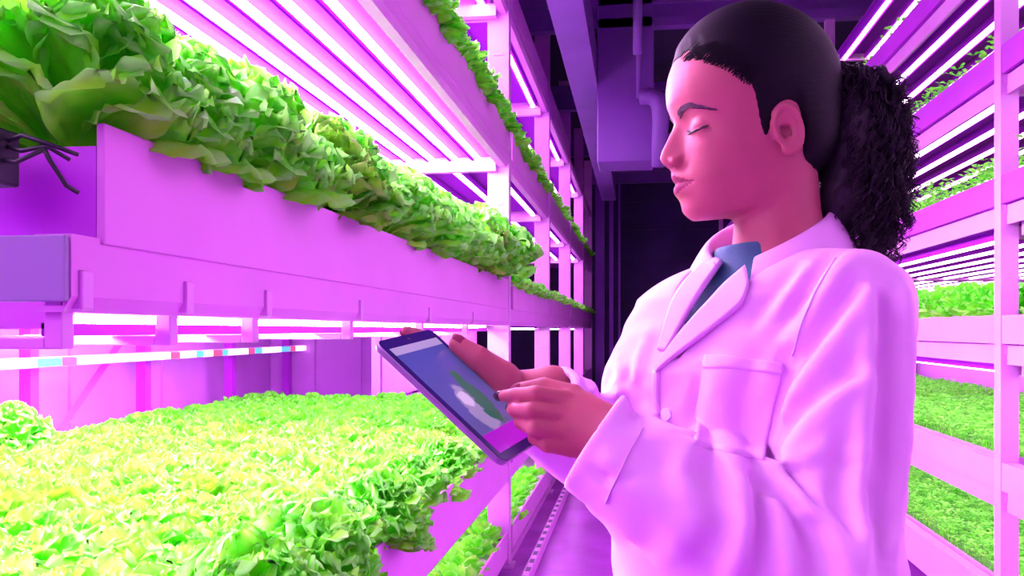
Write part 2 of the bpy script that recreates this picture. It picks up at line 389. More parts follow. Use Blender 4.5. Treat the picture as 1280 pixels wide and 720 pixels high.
def mesh_from(name, V, F, RIM, m):
    me = bpy.data.meshes.new(name); me.from_pydata(V, [], F); me.materials.append(M[m])
    at = me.attributes.new('rim', 'FLOAT', 'POINT'); at.data.foreach_set('value', RIM)
    me.polygons.foreach_set('use_smooth', [True]*len(F)); me.update(); return me
def lettuce_mesh(name, seed, m, n=22, L=.17, big=1.0, up=0.0, nu=9, nv=12, fq=1.0, rf=1.0, rise=.02):
    r = np.random.default_rng(seed); V, F, RIM = [], [], []
    for k in range(n):
        f = k/n                      # outer -> inner
        az = k*2.39996 + r.uniform(-.3, .3)
        tilt = (1.05-f*.95)*(1-up) + r.uniform(-.1, .1)
        LL = L*(1.0-.38*f)*r.uniform(.85, 1.12); rad = .018*(1-f)
        leaf_into(V, F, RIM, (rad*math.cos(az), rad*math.sin(az), .004+rise*f), az, tilt, LL, LL*.52*big, seed*100+k, nu, nv, curl=r.uniform(.5, 1.15)*(1-.5*f), ruff=r.uniform(.8, 1.25)*rf, fq=fq)
    return mesh_from(name, V, F, RIM, m)
LM = [lettuce_mesh('lettuce_head', 10+k, 'lettuce', 28, .17, nu=10, nv=17, fq=1.2) for k in range(4)]
LB = [lettuce_mesh('lettuce_head', 30+k, 'lettuce_bronze', 26, .16) for k in range(2)]
LU = [lettuce_mesh('lettuce_head', 50+k, 'lettuce', 62, .165, up=.15, big=.95, nu=14, nv=30, fq=1.7, rf=.95, rise=.10) for k in range(4)]
LUB = [lettuce_mesh('lettuce_head', 70+k, 'lettuce_bronze', 62, .16, up=.15, big=.95, nu=14, nv=30, fq=1.7, rf=.95, rise=.10) for k in range(2)]
LS = [lettuce_mesh('young_lettuce', 90+k, 'lettuce', 13, .10, up=.2, nu=6, nv=7) for k in range(3)]
LSD = [lettuce_mesh('seedling', 110+k, 'lettuce', 34, .085, up=.1, nu=7, nv=11, fq=1.2, rise=.075) for k in range(3)]
def plant(me, x, y, z, s, label, group, cat='lettuce', name='lettuce_head', rz=None, tilt=(0, 0), sz=1.0):
    o = bpy.data.objects.new(name, me); o.location = (x, y, z); o.scale = (s, s, s*sz)
    o.rotation_euler = (tilt[0], tilt[1], random.uniform(0, 6.28) if rz is None else rz)
    col.objects.link(o); return tag(o, label, cat, group)
# big trough of the middle tier, nearest bay
z2 = LT[2]['rim']-.05
ny = 22
row_words = ['front row along the aisle', 'second row', 'third row', 'fourth row', 'back row']
for ri in range(4):
    for k in range(ny):
        y = 1.17+k*(3.5/(ny-1)) + random.uniform(-.03, .03) + (.08 if ri % 2 else 0)
        x = XA-.10-ri*.165+random.uniform(-.015, .015)
        if y > 4.66: continue
        s = random.uniform(.80, 1.10)*(1.0+.28*max(0, (y-2.6)/2))
        if ri == 0 and y < 1.6: s *= .9
        me = random.choice(LUB if (ri < 1 and y > 2 and random.random() < .22) else LU)
        where = 'near end' if y < 1.9 else ('middle stretch' if y < 3.3 else 'far end')
        plant(me, x, y, z2+.02, s*1.42, f"frilly green lettuce, {row_words[ri]}, {where} of the big middle trough", 'lettuces in the big middle trough', tilt=(random.uniform(-.12,.12), .05 if ri == 0 else random.uniform(-.12,.12)))
# lower field
z1 = LT[1]['rim']-.05
cnt = 0
for ix in range(11):
    for iy in range(26):
        x = XA-.13-ix*.212+random.uniform(-.025, .025); y = 1.15+iy*.215+random.uniform(-.03, .03)
        if y > 4.62: continue
        # frame test
        dd = Vector((x, y, 0)).dot(cam_d); px = 640+1100*Vector((x, y, 0)).dot(cam_r)/dd
        py = 412-1100*(z1+.12-CAMZ)/dd
        if px < -130 or py > 830: continue
        me = random.choice(LM) if random.random() < .95 else random.choice(LB)
        where = 'aisle edge' if ix < 2 else ('middle' if ix < 7 else 'far side')
        near = 'near part' if y < 2.6 else ('centre' if y < 3.9 else 'far end')
        plant(me, x, y, z1, random.uniform(.85, 1.1), f"pale green frilly lettuce at the {where} of the lower field, {near}", 'lettuces in the lower field', tilt=(random.uniform(-.2,.2), .12 if ix == 0 else random.uniform(-.2,.2)))
        cnt += 1
plant(LU[1], -2.86, 3.72, z1+.02, 1.15, 'taller lettuce sticking up at the far left of the lower field', 'lettuces in the lower field', sz=1.2)
for y_, s_, t_ in ((1.62, 1.15, .35), (1.86, 1.2, .45), (2.12, 1.05, .3), (2.42, 1.1, .4), (2.9, .95, .3), (3.5, .9, .3)):
    plant(random.choice(LU), XA-.06, y_, z1+.02, s_, 'large ruffled lettuce spilling over the aisle edge of the lower field', 'lettuces in the lower field', tilt=(0, t_))
# bottom tier seen under the panel
for ix in range(2):
    for iy in range(14):
        plant(random.choice(LS), XA-.12-ix*.2, 2.9+iy*.29, LT[0]['rim']-.05, random.uniform(1.2, 1.5), 'small green lettuce in the bottom trough below the lower field', 'lettuces in the bottom troughs', name='young_lettuce')
# upper tier front row
for iy in range(26):
    plant(random.choice(LM), XA-.03, 1.6+iy*.122, LT[3]['rim']-.03, random.uniform(.62, .78), 'frilly lettuce peeking over the edge of the upper trough', 'lettuces on the upper left tier', tilt=(0, .35))
for iy in range(13):
    plant(random.choice(LM), XA-.05, 5.0+iy*.15, LT[3]['rim']-.05, random.uniform(.6, .8), 'lettuce on the upper tier past the first tall post', 'lettuces on the upper left tier', tilt=(0, .3))
for ix in range(3):
    for iy in range(11):
        plant(random.choice(LM), XA-.08-ix*.2, 5.02+iy*.19, LT[2]['rim']-.05, random.uniform(.75, .95), 'lettuce on the middle tier between the first and second tall posts', 'lettuces on the middle tier past the first post')
def merged(meshes, spots, name, label, cat):
    V, F, RIM = [], [], []
    for (x, y, z, sc_) in spots:
        me = random.choice(meshes); n = len(me.vertices); co = np.empty(n*3); me.vertices.foreach_get('co', co); co = co.reshape(-1, 3)*sc_
        a = random.uniform(0, 6.28); c_, s_ = math.cos(a), math.sin(a); co = np.stack([co[:, 0]*c_-co[:, 1]*s_+x, co[:, 0]*s_+co[:, 1]*c_+y, co[:, 2]+z], 1)
        i0 = len(V); V += co.tolist(); F += [tuple(i0+v for v in p.vertices) for p in me.polygons]
        rm = np.empty(n); me.attributes['rim'].data.foreach_get('value', rm); RIM += rm.tolist()
    o = bpy.data.objects.new(name, mesh_from(name, V, F, RIM, 'lettuce')); col.objects.link(o); tag(o, label, cat, None, 'stuff'); return o
merged(LS, [(XA-.06, ya+k*.16, LT[ti]['rim']-.05, 1.3) for ya in (7.15, 9.4, 11.6) for k in range(11) for ti in (2, 3)], 'distant_greens', 'mass of distant greens on the left rack beyond the second tall post', 'lettuce')
merged(LM, [(XA-.12-ix*.215+random.uniform(-.02,.02), 4.98+iy*.22, z1, random.uniform(.85, 1.1)) for ix in range(11) for iy in range(9)], 'far_lettuces', 'far stretch of the lettuce field in the lower trough past the first tall post', 'lettuce')
# ---- right rack greens
def greens(x0, x1, y0, y1, z, h, dens, seed, label, m='microgreen', lump=.02):
    r = np.random.default_rng(seed); n = int((x1-x0)*(y1-y0)*dens)
    V, F, RIM = [], [], []
    xs = r.uniform(x0, x1, n); ys = r.uniform(y0, y1, n)
    hh = h*(.75+.35*np.sin(xs*31+np.cos(ys*17)*2)*np.cos(ys*27)) + r.uniform(-.25, .25, n)*h
    for x, y, k in zip(xs, ys, hh):
        a = r.uniform(0, 6.28); lean = r.uniform(0, .5)*k; s = r.uniform(.010, .02)
        tx, ty = x+lean*math.cos(a), y+lean*math.sin(a)
        i = len(V)
        dx, dy = math.cos(a), math.sin(a)
        V += [(x, y, 0), (x+.003*dy, y-.003*dx, 0), (tx, ty, k*.8)]
        F.append((i, i+1, i+2)); RIM += [0, 0, .1]
        for q in (1, -1):
            j = len(V)
            V += [(tx, ty, k*.8), (tx+q*s*dx*.6-s*.6*dy, ty+q*s*dy*.6+s*.6*dx, k*.8+s*.6), (tx+q*s*1.5*dx, ty+q*s*1.5*dy, k*.8+s*.55), (tx+q*s*dx*.6+s*.6*dy, ty+q*s*dy*.6-s*.6*dx, k*.8+s*.3)]
            F.append((j, j+1, j+2, j+3)); RIM += [0, .5*r.random(), .6*r.random(), .2]
    me = mesh_from('microgreens', V, F, RIM, m); o = bpy.data.objects.new('microgreens', me); o.location = (0, 0, z); col.objects.link(o)
    tag(o, label, 'microgreens', 'microgreens on the right rack', 'stuff'); return o
dim = []
for zi, (z, w) in enumerate(RT):
    for bi, (y0, y1) in enumerate(RB):
        if bi == 0: continue
        x1 = 2.38 if w in ('bottom', 'lower') else 1.5
        if bi >= 3 and not (bi == 3 and w in ('lower', 'middle')):
            if w in ('highest',): continue
            dim += [(XB+.12, y0+.15+k*.26, z-.02, 1.6) for k in range(9)]
            continue
        if bi == 1 and w != 'bottom' and True:
            y0 = max(y0, 2.2)
        if w in ('middle',):
            for k in range(int((y1-y0)/.12)):
                for q in range(3):
                    plant(random.choice(LSD), XB+.11+q*.15, y0+.06+k*.12+random.uniform(-.02,.02), z-.015, random.uniform(.95, 1.3), f'bushy green seedling on the middle shelf, {rb_words[bi]}', 'seedlings on the middle right shelf', name='seedling', cat='seedling')
        else:
            greens(XB+.08, x1, y0+.02, y1-.02, z-.012, .07 if w in ('lower', 'bottom') else .135, 2600 if w in ('lower', 'bottom') else 2600, zi*10+bi, f"dense fine microgreens on the {w} tray in the {rb_words[bi]}")
merged(LS, dim, 'dim_greens', 'mass of dark violet-lit greens on the unlit far shelves beyond the woman', 'lettuce')
# ------------------------------------------------------------------ the woman: implicit surfaces turned into meshes
# working frame: x to the right of the view, d depth, z above eye level of the camera (metres); P3() returns the world position
RZ = Matrix.Rotation(YAW, 3, 'Z')
def arr(px, py, D): return np.array([(px-640)/1100*D, D, (412-py)/1100*D])
def smin(a, b, k):
    h = np.clip(.5+.5*(b-a)/k, 0, 1); return b*(1-h)+a*h-k*h*(1-h)
def smax(a, b, k): return -smin(-a, -b, k)
def seg(P, a, b, ra, rb):
    a = np.asarray(a, float); b = np.asarray(b, float); ab = b-a; L = max(float(ab@ab), 1e-12)
    t = np.clip(((P-a)@ab)/L, 0, 1); return np.linalg.norm(P-a-t[..., None]*ab, axis=-1)-(ra+(rb-ra)*t)
def ell(P, c, r, rot=None):
    q = P-np.asarray(c)
    if rot is not None: q = q@rot
    r = np.asarray(r); k0 = np.linalg.norm(q/r, axis=-1); k1 = np.linalg.norm(q/(r*r), axis=-1)
    return k0*(k0-1)/np.maximum(k1, 1e-9)
def pl_dist(P, pts):
    best = None
    for a, b in zip(pts[:-1], pts[1:]):
        s = seg(P, a, b, 0, 0); best = s if best is None else np.minimum(best, s)
    return best

def polygonise(fn, lo, hi, h, B=16):
    lo = np.array(lo, float); hi = np.array(hi, float); n = np.ceil((hi-lo)/h).astype(int); nb = (n+B-1)//B
    cc = np.stack(np.meshgrid(*[np.arange(k) for k in nb], indexing='ij'), -1).reshape(-1, 3)
    ctr = lo+(cc+.5)*B*h
    v = fn(ctr, None)
    act = cc[np.abs(v) < B*h*1.35+.012]
    N = n+2
    vid, vpos, edges = [], [], []
    ax = np.arange(-1, B+1)     # corners -1..B  -> cells -1..B-1
    for c in act:
        g = np.stack(np.meshgrid(*[(c[i]*B+np.arange(0, B+1)) for i in range(3)], indexing='ij'), -1)
        P = lo+g*h
        f = fn(P.reshape(-1, 3), (P.reshape(-1, 3).min(0), P.reshape(-1, 3).max(0))).reshape(B+1, B+1, B+1)
        s = f < 0
        if s.all() or not s.any(): continue
        # cell vertices
        acc = np.zeros((B, B, B, 3)); cnt = np.zeros((B, B, B))
        for axis in range(3):
            sl0 = [slice(None)]*3; sl1 = [slice(None)]*3; sl0[axis] = slice(0, B); sl1[axis] = slice(1, B+1)
            f0 = f[tuple(sl0)]; f1 = f[tuple(sl1)]; cr = (f0 < 0) != (f1 < 0)
            t = np.where(cr, f0/np.where(np.abs(f0-f1) < 1e-12, 1, f0-f1), 0)
            o = [a for a in range(3) if a != axis]
            for da in (0, 1):
                for db in (0, 1):
                    sl = [slice(None)]*3; sl[axis] = slice(0, B); sl[o[0]] = slice(da, da+B); sl[o[1]] = slice(db, db+B)
                    c_ = cr[tuple(sl)]; tt = t[tuple(sl)]
                    off = np.zeros((B, B, B, 3)); off[..., axis] = tt; off[..., o[0]] = da; off[..., o[1]] = db
                    acc += off*c_[..., None]; cnt += c_
            # edges owned by this block
            slo = [slice(0, B)]*3
            idx = np.argwhere(cr[tuple(slo)])
            if len(idx):
                sg = s[idx[:, 0], idx[:, 1], idx[:, 2]]
                edges.append(np.concatenate([idx+c*B, np.full((len(idx), 1), axis), sg[:, None]], 1))
        m = cnt > 0; ii = np.argwhere(m)
        vid.append(ii+c*B); vpos.append(lo+(ii+c*B+acc[m]/cnt[m][:, None])*h)
    vid = np.concatenate(vid); vpos = np.concatenate(vpos); edges = np.concatenate(edges)
    key = lambda a: (a[:, 0].astype(np.int64)*4096+a[:, 1])*4096+a[:, 2]
    k = key(vid); od = np.argsort(k); k = k[od]; vpos = vpos[od]
    faces = []
    for axis in range(3):
        e = edges[edges[:, 3] == axis]
        if not len(e): continue
        o = [(axis+1) % 3, (axis+2) % 3]; q = []
        for da, db in ((0, 0), (-1, 0), (-1, -1), (0, -1)):
            c = e[:, :3].copy(); c[:, o[0]] += da; c[:, o[1]] += db
            kk = key(c); p = np.searchsorted(k, kk); p = np.clip(p, 0, len(k)-1); ok = k[p] == kk; p = np.where(ok, p, -1); q.append(p)
        q = np.stack(q, 1); good = (q >= 0).all(1); q = q[good]; sg = e[good, 4].astype(bool)
        q[sg] = q[sg][:, ::-1]
        faces.append(q[:, ::-1])
    return vpos, np.concatenate(faces)

ROOT = None
def to_world(v):
    v = np.asarray(v, float); c, s = math.cos(YAW), math.sin(YAW)
    return np.stack([v[:, 0]*c-v[:, 1]*s-ROOT[0], v[:, 0]*s+v[:, 1]*c-ROOT[1], v[:, 2]+CAMZ-ROOT[2]], 1)
def np_mesh(name, v, f, m, parent, smooth=True, iters=0):
    me = bpy.data.meshes.new(name); me.vertices.add(len(v)); me.vertices.foreach_set('co', to_world(v).ravel())
    f = np.asarray(f); k = f.shape[1]
    me.loops.add(len(f)*k); me.loops.foreach_set('vertex_index', f.ravel()); me.polygons.add(len(f))
    me.polygons.foreach_set('loop_start', np.arange(len(f))*k)
    me.update(calc_edges=True)
    me.polygons.foreach_set('use_smooth', [smooth]*len(f)); me.materials.append(M[m] if isinstance(m, str) else m)
    o = bpy.data.objects.new(name, me); col.objects.link(o)
    if parent: o.parent = parent
    if iters:
        s = o.modifiers.new('smooth', 'SMOOTH'); s.iterations = iters; s.factor = .5
    return o

# ---- head ---------------------------------------------------------
HPX, HD = 940, 1.10                                  # pivot of the head frame
HROT = R(2)
def to_head(P):                                      # -> u (towards the back), v (away from the viewer), z, millimetres
    q = P-np.array([(HPX-640)/1100*HD, HD, 0]); c, s = math.cos(-HROT), math.sin(-HROT)
    return (q[..., 0]*c-q[..., 1]*s)*1000, (q[..., 0]*s+q[..., 1]*c)*1000, q[..., 2]*1000
def from_head(u, v, z):
    u, v, z = np.asarray(u, float)/1000, np.asarray(v, float)/1000, np.asarray(z, float)/1000
    c, s = math.cos(HROT), math.sin(HROT)
    return np.stack([u*c-v*s+(HPX-640)/1100*HD, u*s+v*c+HD, z], -1)
prof = np.array([(860,274.5),(853,264.5),(852,257),(849.5,250),(845,245.5),(842.3,242),(841.6,236),(844.5,231.5),(841.6,227),(838.6,222),(839,216),(836.5,211.5),(829.5,207.5),(825,202),(824.5,197),(826.5,190),(832,178.5),(838.5,165.5),(843.5,156),(843.5,150),(840,142),(836,134),(835.3,125),(836,112),(839,98),(846,82),(856,62)])
base = np.array([(864,274.5),(855,265),(853,257),(852,250),(851,242),(850,232),(850,222),(851,210),(852,197),(852,180),(851,166),(849,154),(845,145),(841,137),(838,130),(837,120),(837.5,110),(840,98),(847,82),(857,62)])
def tab(a):
    z = 412-a[:, 1]; o = np.argsort(z); return z[o], (a[:, 0]-HPX)[o]
pz, pu = tab(prof); bz, bu = tab(base)
zw = np.array([120, 135, 150, 165, 185, 205, 230, 260, 290, 320, 350]); ww = np.array([26, 36, 44, 50, 57, 62, 66.5, 69, 71, 71.5, 68.])
zb_ = np.array([120, 160, 200, 240, 300, 340]); ub = np.array([40, 50, 70, 84, 92, 88.])
zs = np.array([140, 170, 190, 200, 207, 214, 222, 236, 250, 262, 290.]); ss = np.array([17, 17, 17, 12.5, 13.5, 12, 19, 18.5, 19, 9, 30.])[[0,1,2,8,8,8,8,8,8,8,8]] if False else None
# lateral reach of the mid-line relief, by height above the camera level (mm)
sz = np.array([138, 150, 160, 168, 176, 184, 190, 196, 202, 208, 215, 225, 240, 252, 262, 275, 290.])
sv = np.array([20, 20, 18, 19, 20, 19, 17, 12, 13, 14, 13, 10.5, 8.5, 9, 12, 22, 30.])
def head_field(P, ears=True):
    u, v, z = to_head(P); av = np.abs(v)
    d_ = np.interp(z, bz, bu)-np.interp(z, pz, pu); s_ = np.interp(z, sz, sv)
    g = np.exp(-(av/s_)**2.6)
    fr = np.clip((10-u)/50, 0, 1)
    uu = u + d_*g*fr
    # eye sockets, below-lip hollow, cheek
    G = lambda zc, vc, a, sz_, sv_: a*np.exp(-((z-zc)/sz_)**2-((av-vc)/sv_)**2)*fr
    uu = uu + G(251, 25, -7.5, 10, 11) + G(243, 42, -2.5, 9, 10) + G(267, 30, 2.4, 6, 18) + G(222, 44, 2.5, 16, 16) + G(176, 33, -1.6, 12, 9) + G(205, 22, -1.5, 10, 6)
    aF = -np.interp(z, bz, bu); aB = np.interp(z, zb_, ub); w = np.interp(z, zw, ww)
    a = np.where(uu < 0, aF, aB); n = np.where(uu < 0, 2.35, 2.1)
    se = ((np.abs(uu)/a)**n+(av/w)**n)**(1/n)
    f = (se-1)*np.where(av > 40, 62, 80)
    zj = np.interp(u, [-95, -84, -72, -50, -25, 10, 40, 80], [146, 138.5, 135.5, 137.5, 141, 158, 185, 200]) + .0035*av**2*np.clip((-u)/60, 0, 1)
    f = smax(f, (zj-z)*.92, 9)
    f = smax(f, z-345, 30)
    Q = np.stack([u, v, z], -1); Qa = np.stack([u, av, z], -1)
    cr = ell(Q, (-1, 0, 303), (101, 71, 96)); f = smin(f, cr, 14)
    # lids, alae, lips, ears
    f = smin(f, ell(Qa, (-68.5, 32, 247), (15, 16.5, 12.5)), 4)
    f = smin(f, ell(Qa, (-67.5, 32, 236.5), (12, 16, 6)), 6)
    f = smin(f, ell(Qa, (-98, 10.5, 207.5), (9, 6.2, 6.8)), 3.5)
    f = smax(f, -ell(Qa, (-103, 7.5, 201), (5.5, 2.6, 3.4)), 2)
    f = smax(f, -ell(Qa, (-91, 17.5, 210), (3, 1.6, 9)), 3)
    ml = pl_dist(Qa, [np.array([-98.5, 0, 180.7]), np.array([-94, 10, 181.8]), np.array([-85, 20, 181.2]), np.array([-77, 28, 181.6])])-1.1
    f = smax(f, -ml, 2.2)
    lidl = pl_dist(Qa, [np.array([-80.5, 18, 243.5]), np.array([-83, 26, 240.7]), np.array([-82.5, 35, 239.8]), np.array([-74, 48, 243])])-.9
    f = smax(f, -lidl, 1.6)
    crease = pl_dist(Qa, [np.array([-80, 19, 250]), np.array([-80.5, 28, 256]), np.array([-78, 39, 255.5]), np.array([-70, 49, 249])])-.5
    f = smax(f, -crease, 2.5)
    # ear: dish with helix rim, concha and lobe
    ce = np.array([19, 71.5, 235]); t = R(-14); q = Qa-ce
    e0 = q[..., 0]*math.cos(t)-q[..., 2]*math.sin(t); e2 = q[..., 0]*math.sin(t)+q[..., 2]*math.cos(t); e1 = q[..., 1]-.22*e0-2
    rr = np.sqrt((e0/15)**2+(np.where(e2 > 0, e2/25, e2/27))**2)
    rim = np.sqrt(((rr-1)*17)**2+(e1-2.5)**2)-2.9
    rim = np.where((e0 < -9) & (e2 < -2) & (e2 > -22), rim+(-e0-9)*1.0, rim)
    dish = np.maximum(np.abs(e1)-2.2, (rr-1)*18)
    anti = np.sqrt(((rr-.58)*17)**2+(e1-2.2)**2)-1.9; anti = np.where(e0 < -1, anti+(-e0-1)*.8, anti)
    concha = ell(np.stack([e0, e1, e2], -1), (-2.5, 4, -3), (8, 6.5, 10))
    lobe = ell(np.stack([e0, e1, e2], -1), (-4, .5, -24.5), (8, 3.6, 8))
    tragus = ell(np.stack([e0, e1, e2], -1), (-13, 1.5, -6), (4, 4, 6))
    ear = smin(smin(smin(dish, rim, 2.5), anti, 2), smin(lobe, tragus, 2), 3.5); ear = smax(ear, -concha, 2)
    if ears: f = smin(f, ear, 3.5)
    nk = seg(np.stack([u, v*1.06, z], -1), (27, 0, 205), (36, 0, 95), 52, 53)
    f = smin(f, nk, 14)
    nk2 = seg(np.stack([u, v, z], -1), (36, 0, 95), (50, 0, 40), 55, 70)
    return smin(f, nk2, 20)/1000

# ---- torso frame ---------------------------------------------------
TA = R(40); TF = np.array([-math.cos(TA), -math.sin(TA), 0]); TL = np.array([math.sin(TA), -math.cos(TA), 0])
def tors(P, zt, tx, td, wt, dt):
    z = P[..., 2]; cx = np.interp(z, zt, tx); cy = np.interp(z, zt, td)
    dx = P[..., 0]-cx; dy = P[..., 1]-cy
    f_ = dx*TF[0]+dy*TF[1]; l_ = dx*TL[0]+dy*TL[1]; w = np.interp(z, zt, wt); d = np.interp(z, zt, dt)
    n = 2.4; return ((np.abs(f_)/d)**n+(np.abs(l_)/w)**n)**(1/n)*0+((np.abs(f_)/d)**n+(np.abs(l_)/w)**n)**(1/n)-1, f_, l_, np.minimum(w, d)
ZT = [-.95, -.75, -.5, -.35, -.18, -.05, .04, .10]
TX = [.285, .285, .285, .285, .278, .285, .305, .325]; TD = [1.16, 1.16, 1.16, 1.15, 1.13, 1.12, 1.12, 1.12]
SHL = np.array([.392, 1.005, .020]); SHR = np.array([.200, 1.225, -.080]); NB = np.array([.322, 1.115, .060])
ELL_ = np.array([.305, .870, -.262]); WRL = arr(764, 547, .935)
ELR = np.array([.168, 1.165, -.195]); WRR = arr(690, 487, 1.10)

# ---- tablet frame --------------------------------------------------
TA_, TB_, TD_ = np.array([-.1538, .9844, -.0133]), np.array([-.1028, 1.1085, .0011]), np.array([-.0082, .9396, -.1429])
ta = (TD_-TA_); TLEN = np.linalg.norm(ta); ta /= TLEN
tb = (TB_-TA_); TWID = np.linalg.norm(tb); tb /= TWID
tn = np.cross(ta, tb); tn = tn if tn[2] > 0 else -tn
def TP(a, b, n): return TA_+ta*a+tb*b+tn*n

# ---- hands ---------------------------------------------------------
def chain(pts, rad): return [(pts[i], pts[i+1], rad[i], rad[i+1]) for i in range(len(pts)-1)]
LF = {  # left hand, near the viewer
 'thumb': chain([arr(748,528,.95), arr(716,494,.972), arr(680,483,.984), arr(648,487,.990)], [.017,.0125,.0100,.0078]),
 'index': chain([arr(706,500,.955), arr(670,493,.948), arr(645,494,.963), arr(627,495,.984)], [.0112,.0096,.0082,.0066]),
 'middle': chain([arr(702,519,.944), arr(664,514,.934), arr(645,513,.953), arr(640,511,.974)], [.0112,.0098,.0084,.0070]),
 'ring': chain([arr(704,540,.937), arr(669,536,.930), arr(652,528,.950), arr(652,521,.970)], [.0108,.0094,.0080,.0068]),
 'little': chain([arr(714,560,.937), arr(684,556,.932), arr(668,547,.948), arr(668,540,.965)], [.0098,.0082,.0072,.0060])}
LPALM = [(arr(766,534,.94), arr(706,502,.957), .020, .0125), (arr(766,540,.938), arr(702,520,.947), .021, .0128), (arr(764,550,.936), arr(704,539,.941), .021, .0125),
         (arr(762,560,.936), arr(714,558,.941), .020, .0115), (arr(768,536,.945), arr(735,512,.960), .020, .017), (arr(745,540,.95), arr(715,528,.955), .022, .016)]
th = .009
RF = {  # right hand, holding the far edge of the tablet from below
 'thumb': chain([TP(.150,TWID+.020,-.012), TP(.112,TWID+.008,.014), TP(.074,TWID-.004,.0155), TP(.044,TWID-.008,.0125)], [.027,.0208,.0155,.0120]),
 'index': chain([TP(.075,TWID+.034,-.022), TP(.028,TWID+.020,-.020), TP(-.002,TWID+.000,-.015), TP(-.012,TWID-.034,-.010)], [.0115,.0098,.0085,.0072]),
 'middle': chain([TP(.100,TWID+.036,-.028), TP(.062,TWID+.006,-.027), TP(.045,TWID-.020,-.022), TP(.036,TWID-.040,-.0185)], [.0115,.0098,.0085,.0072]),
 'ring': chain([TP(.122,TWID+.034,-.030), TP(.090,TWID+.002,-.028), TP(.078,TWID-.024,-.022), TP(.070,TWID-.042,-.0185)], [.0112,.0094,.0082,.0070]),
 'little': chain([TP(.140,TWID+.028,-.030), TP(.118,TWID+.002,-.027), TP(.108,TWID-.016,-.021), TP(.104,TWID-.030,-.018)], [.0100,.0084,.0074,.0064])}
RW = WRR
RPALM = [(RW, TP(.082,TWID+.032,-.021), .024, .0135), (RW, TP(.105,TWID+.034,-.027), .025, .0135), (RW, TP(.125,TWID+.032,-.029), .025, .013),
         (RW, TP(.140,TWID+.026,-.028), .024, .012), (RW, TP(.120,TWID+.014,.004), .024, .0165), (TP(.15,TWID+.02,-.01), TP(.10,TWID+.028,-.010), .025, .022), (TP(.12,TWID+.018,.0), TP(.07,TWID+.016,-.004), .022, .015)]
def hand_field(P, fingers, palm, elbow, wrist):
    f = seg(P, elbow, wrist, .034, .0255)
    for s in palm: f = smin(f, seg(P, *s), .010)
    for nm, ch in fingers.items():
        g = None
        for s in ch:
            q = seg(P, *s); g = q if g is None else smin(g, q, .0022)
        f = smin(f, g, .0028 if nm != 'thumb' else .007)
    return f
HB = [(np.array([.15, 1.0, .005]), np.array([.46, 1.30, .44]))]
def near_box(b, lo, hi, m=.03): return b is None or ((b[0] <= hi+m).all() and (b[1] >= lo-m).all())
LEGS = [(np.array([.285, 1.16, -.62])+TL*s*.09, np.array([.30, 1.17, -.98])+TL*s*.085+TF*.02, np.array([.315, 1.185, -1.22])+TL*s*.085) for s in (1, -1)]
def body_field(P, b):
    f = np.full(P.shape[:-1], 1.0)
    if near_box(b, np.array([.12, .95, .0]), np.array([.48, 1.28, .45])): f = np.minimum(f, head_field(P))
    if near_box(b, np.array([-.12, .84, -.3]), np.array([.36, 1.04, .0])):
        f = np.minimum(f, hand_field(P, LF, LPALM, ELL_, WRL))
    if near_box(b, np.array([-.2, .95, -.3]), np.array([.26, 1.3, .08])):
        f = np.minimum(f, hand_field(P, RF, RPALM, ELR, WRR))
    if near_box(b, np.array([.05, .85, -1.0]), np.array([.5, 1.35, .14])):
        t, _, _, s = tors(P, ZT, TX, TD, [.14, .14, .15, .125, .14, .15, .13, .08], [.1, .1, .105, .085, .095, .09, .075, .06])
        g = smax(t*s, P[..., 2]-.07, .03); g = smax(g, -P[..., 2]-.66, .03)
        g = smin(g, seg(P, NB-np.array([0,0,.03]), SHL, .052, .050), .03); g = smin(g, seg(P, NB-np.array([0,0,.03]), SHR, .052, .050), .03)
        g = smin(g, seg(P, SHL, ELL_, .048, .037), .02); g = smin(g, seg(P, SHR, ELR, .048, .037), .02)
        f = smin(f, g, .02)
    if near_box(b, np.array([.1, .95, -1.3]), np.array([.5, 1.4, -.5])):
        for a, k, c in LEGS:
            f = smin(f, smin(seg(P, a, k, .075, .05), seg(P, k, c, .05, .032), .02), .02)
    return f

# ---- coat ----------------------------------------------------------
CW = [.205, .19, .168, .158, .168, .176, .160, .10]; CD = [.155, .145, .128, .122, .130, .126, .105, .07]
def coat_base(P, sleeves=True):
    t, f_, l_, s = tors(P, ZT, TX, TD, CW, CD)
    g = smax(t*s, P[..., 2]-.085, .04)
    g = smin(g, seg(P, NB-np.array([0,0,.020]), SHL+np.array([-.004,0,.010]), .064, .058), .03)
    g = smin(g, seg(P, NB-np.array([0,0,.035]), SHR, .060, .058), .035)
    if sleeves: g = smin(g, sleeve_field(P), .022)
    return g
CUFL = arr(752, 560, .925); CUFR = arr(686, 512, 1.085)
def sleeve_field(P):
    mid = (ELL_*.55+CUFL*.45)
    g = smin(seg(P, SHL, ELL_, .066, .072), seg(P, ELL_, mid, .076, .070), .03); g = smin(g, seg(P, mid, CUFL, .069, .057), .015)
    g2 = smin(seg(P, SHR, ELR, .066, .064), seg(P, ELR, CUFR, .070, .058), .04)
    return np.minimum(g, g2)
def trace_many(px, py, fn, d0=.70, d1=1.5):
    px = np.asarray(px, float); py = np.asarray(py, float)
    dirv = np.stack([(px-640)/1100, np.ones_like(px), (412-py)/1100], -1); ln = np.linalg.norm(dirv, axis=-1)
    t = np.full(len(px), d0); live = np.ones(len(px), bool); hit = np.zeros(len(px), bool)
    for _ in range(150):
        if not live.any(): break
        ii = np.where(live)[0]; v = fn(dirv[ii]*t[ii, None]); h = v < .0006
        hit[ii[h]] = True; live[ii[h]] = False
        jj = ii[~h]; t[jj] += np.maximum(v[~h]*.6, .0008)/ln[jj]; live[jj[t[jj] > d1]] = False
    return dirv*t[:, None], hit
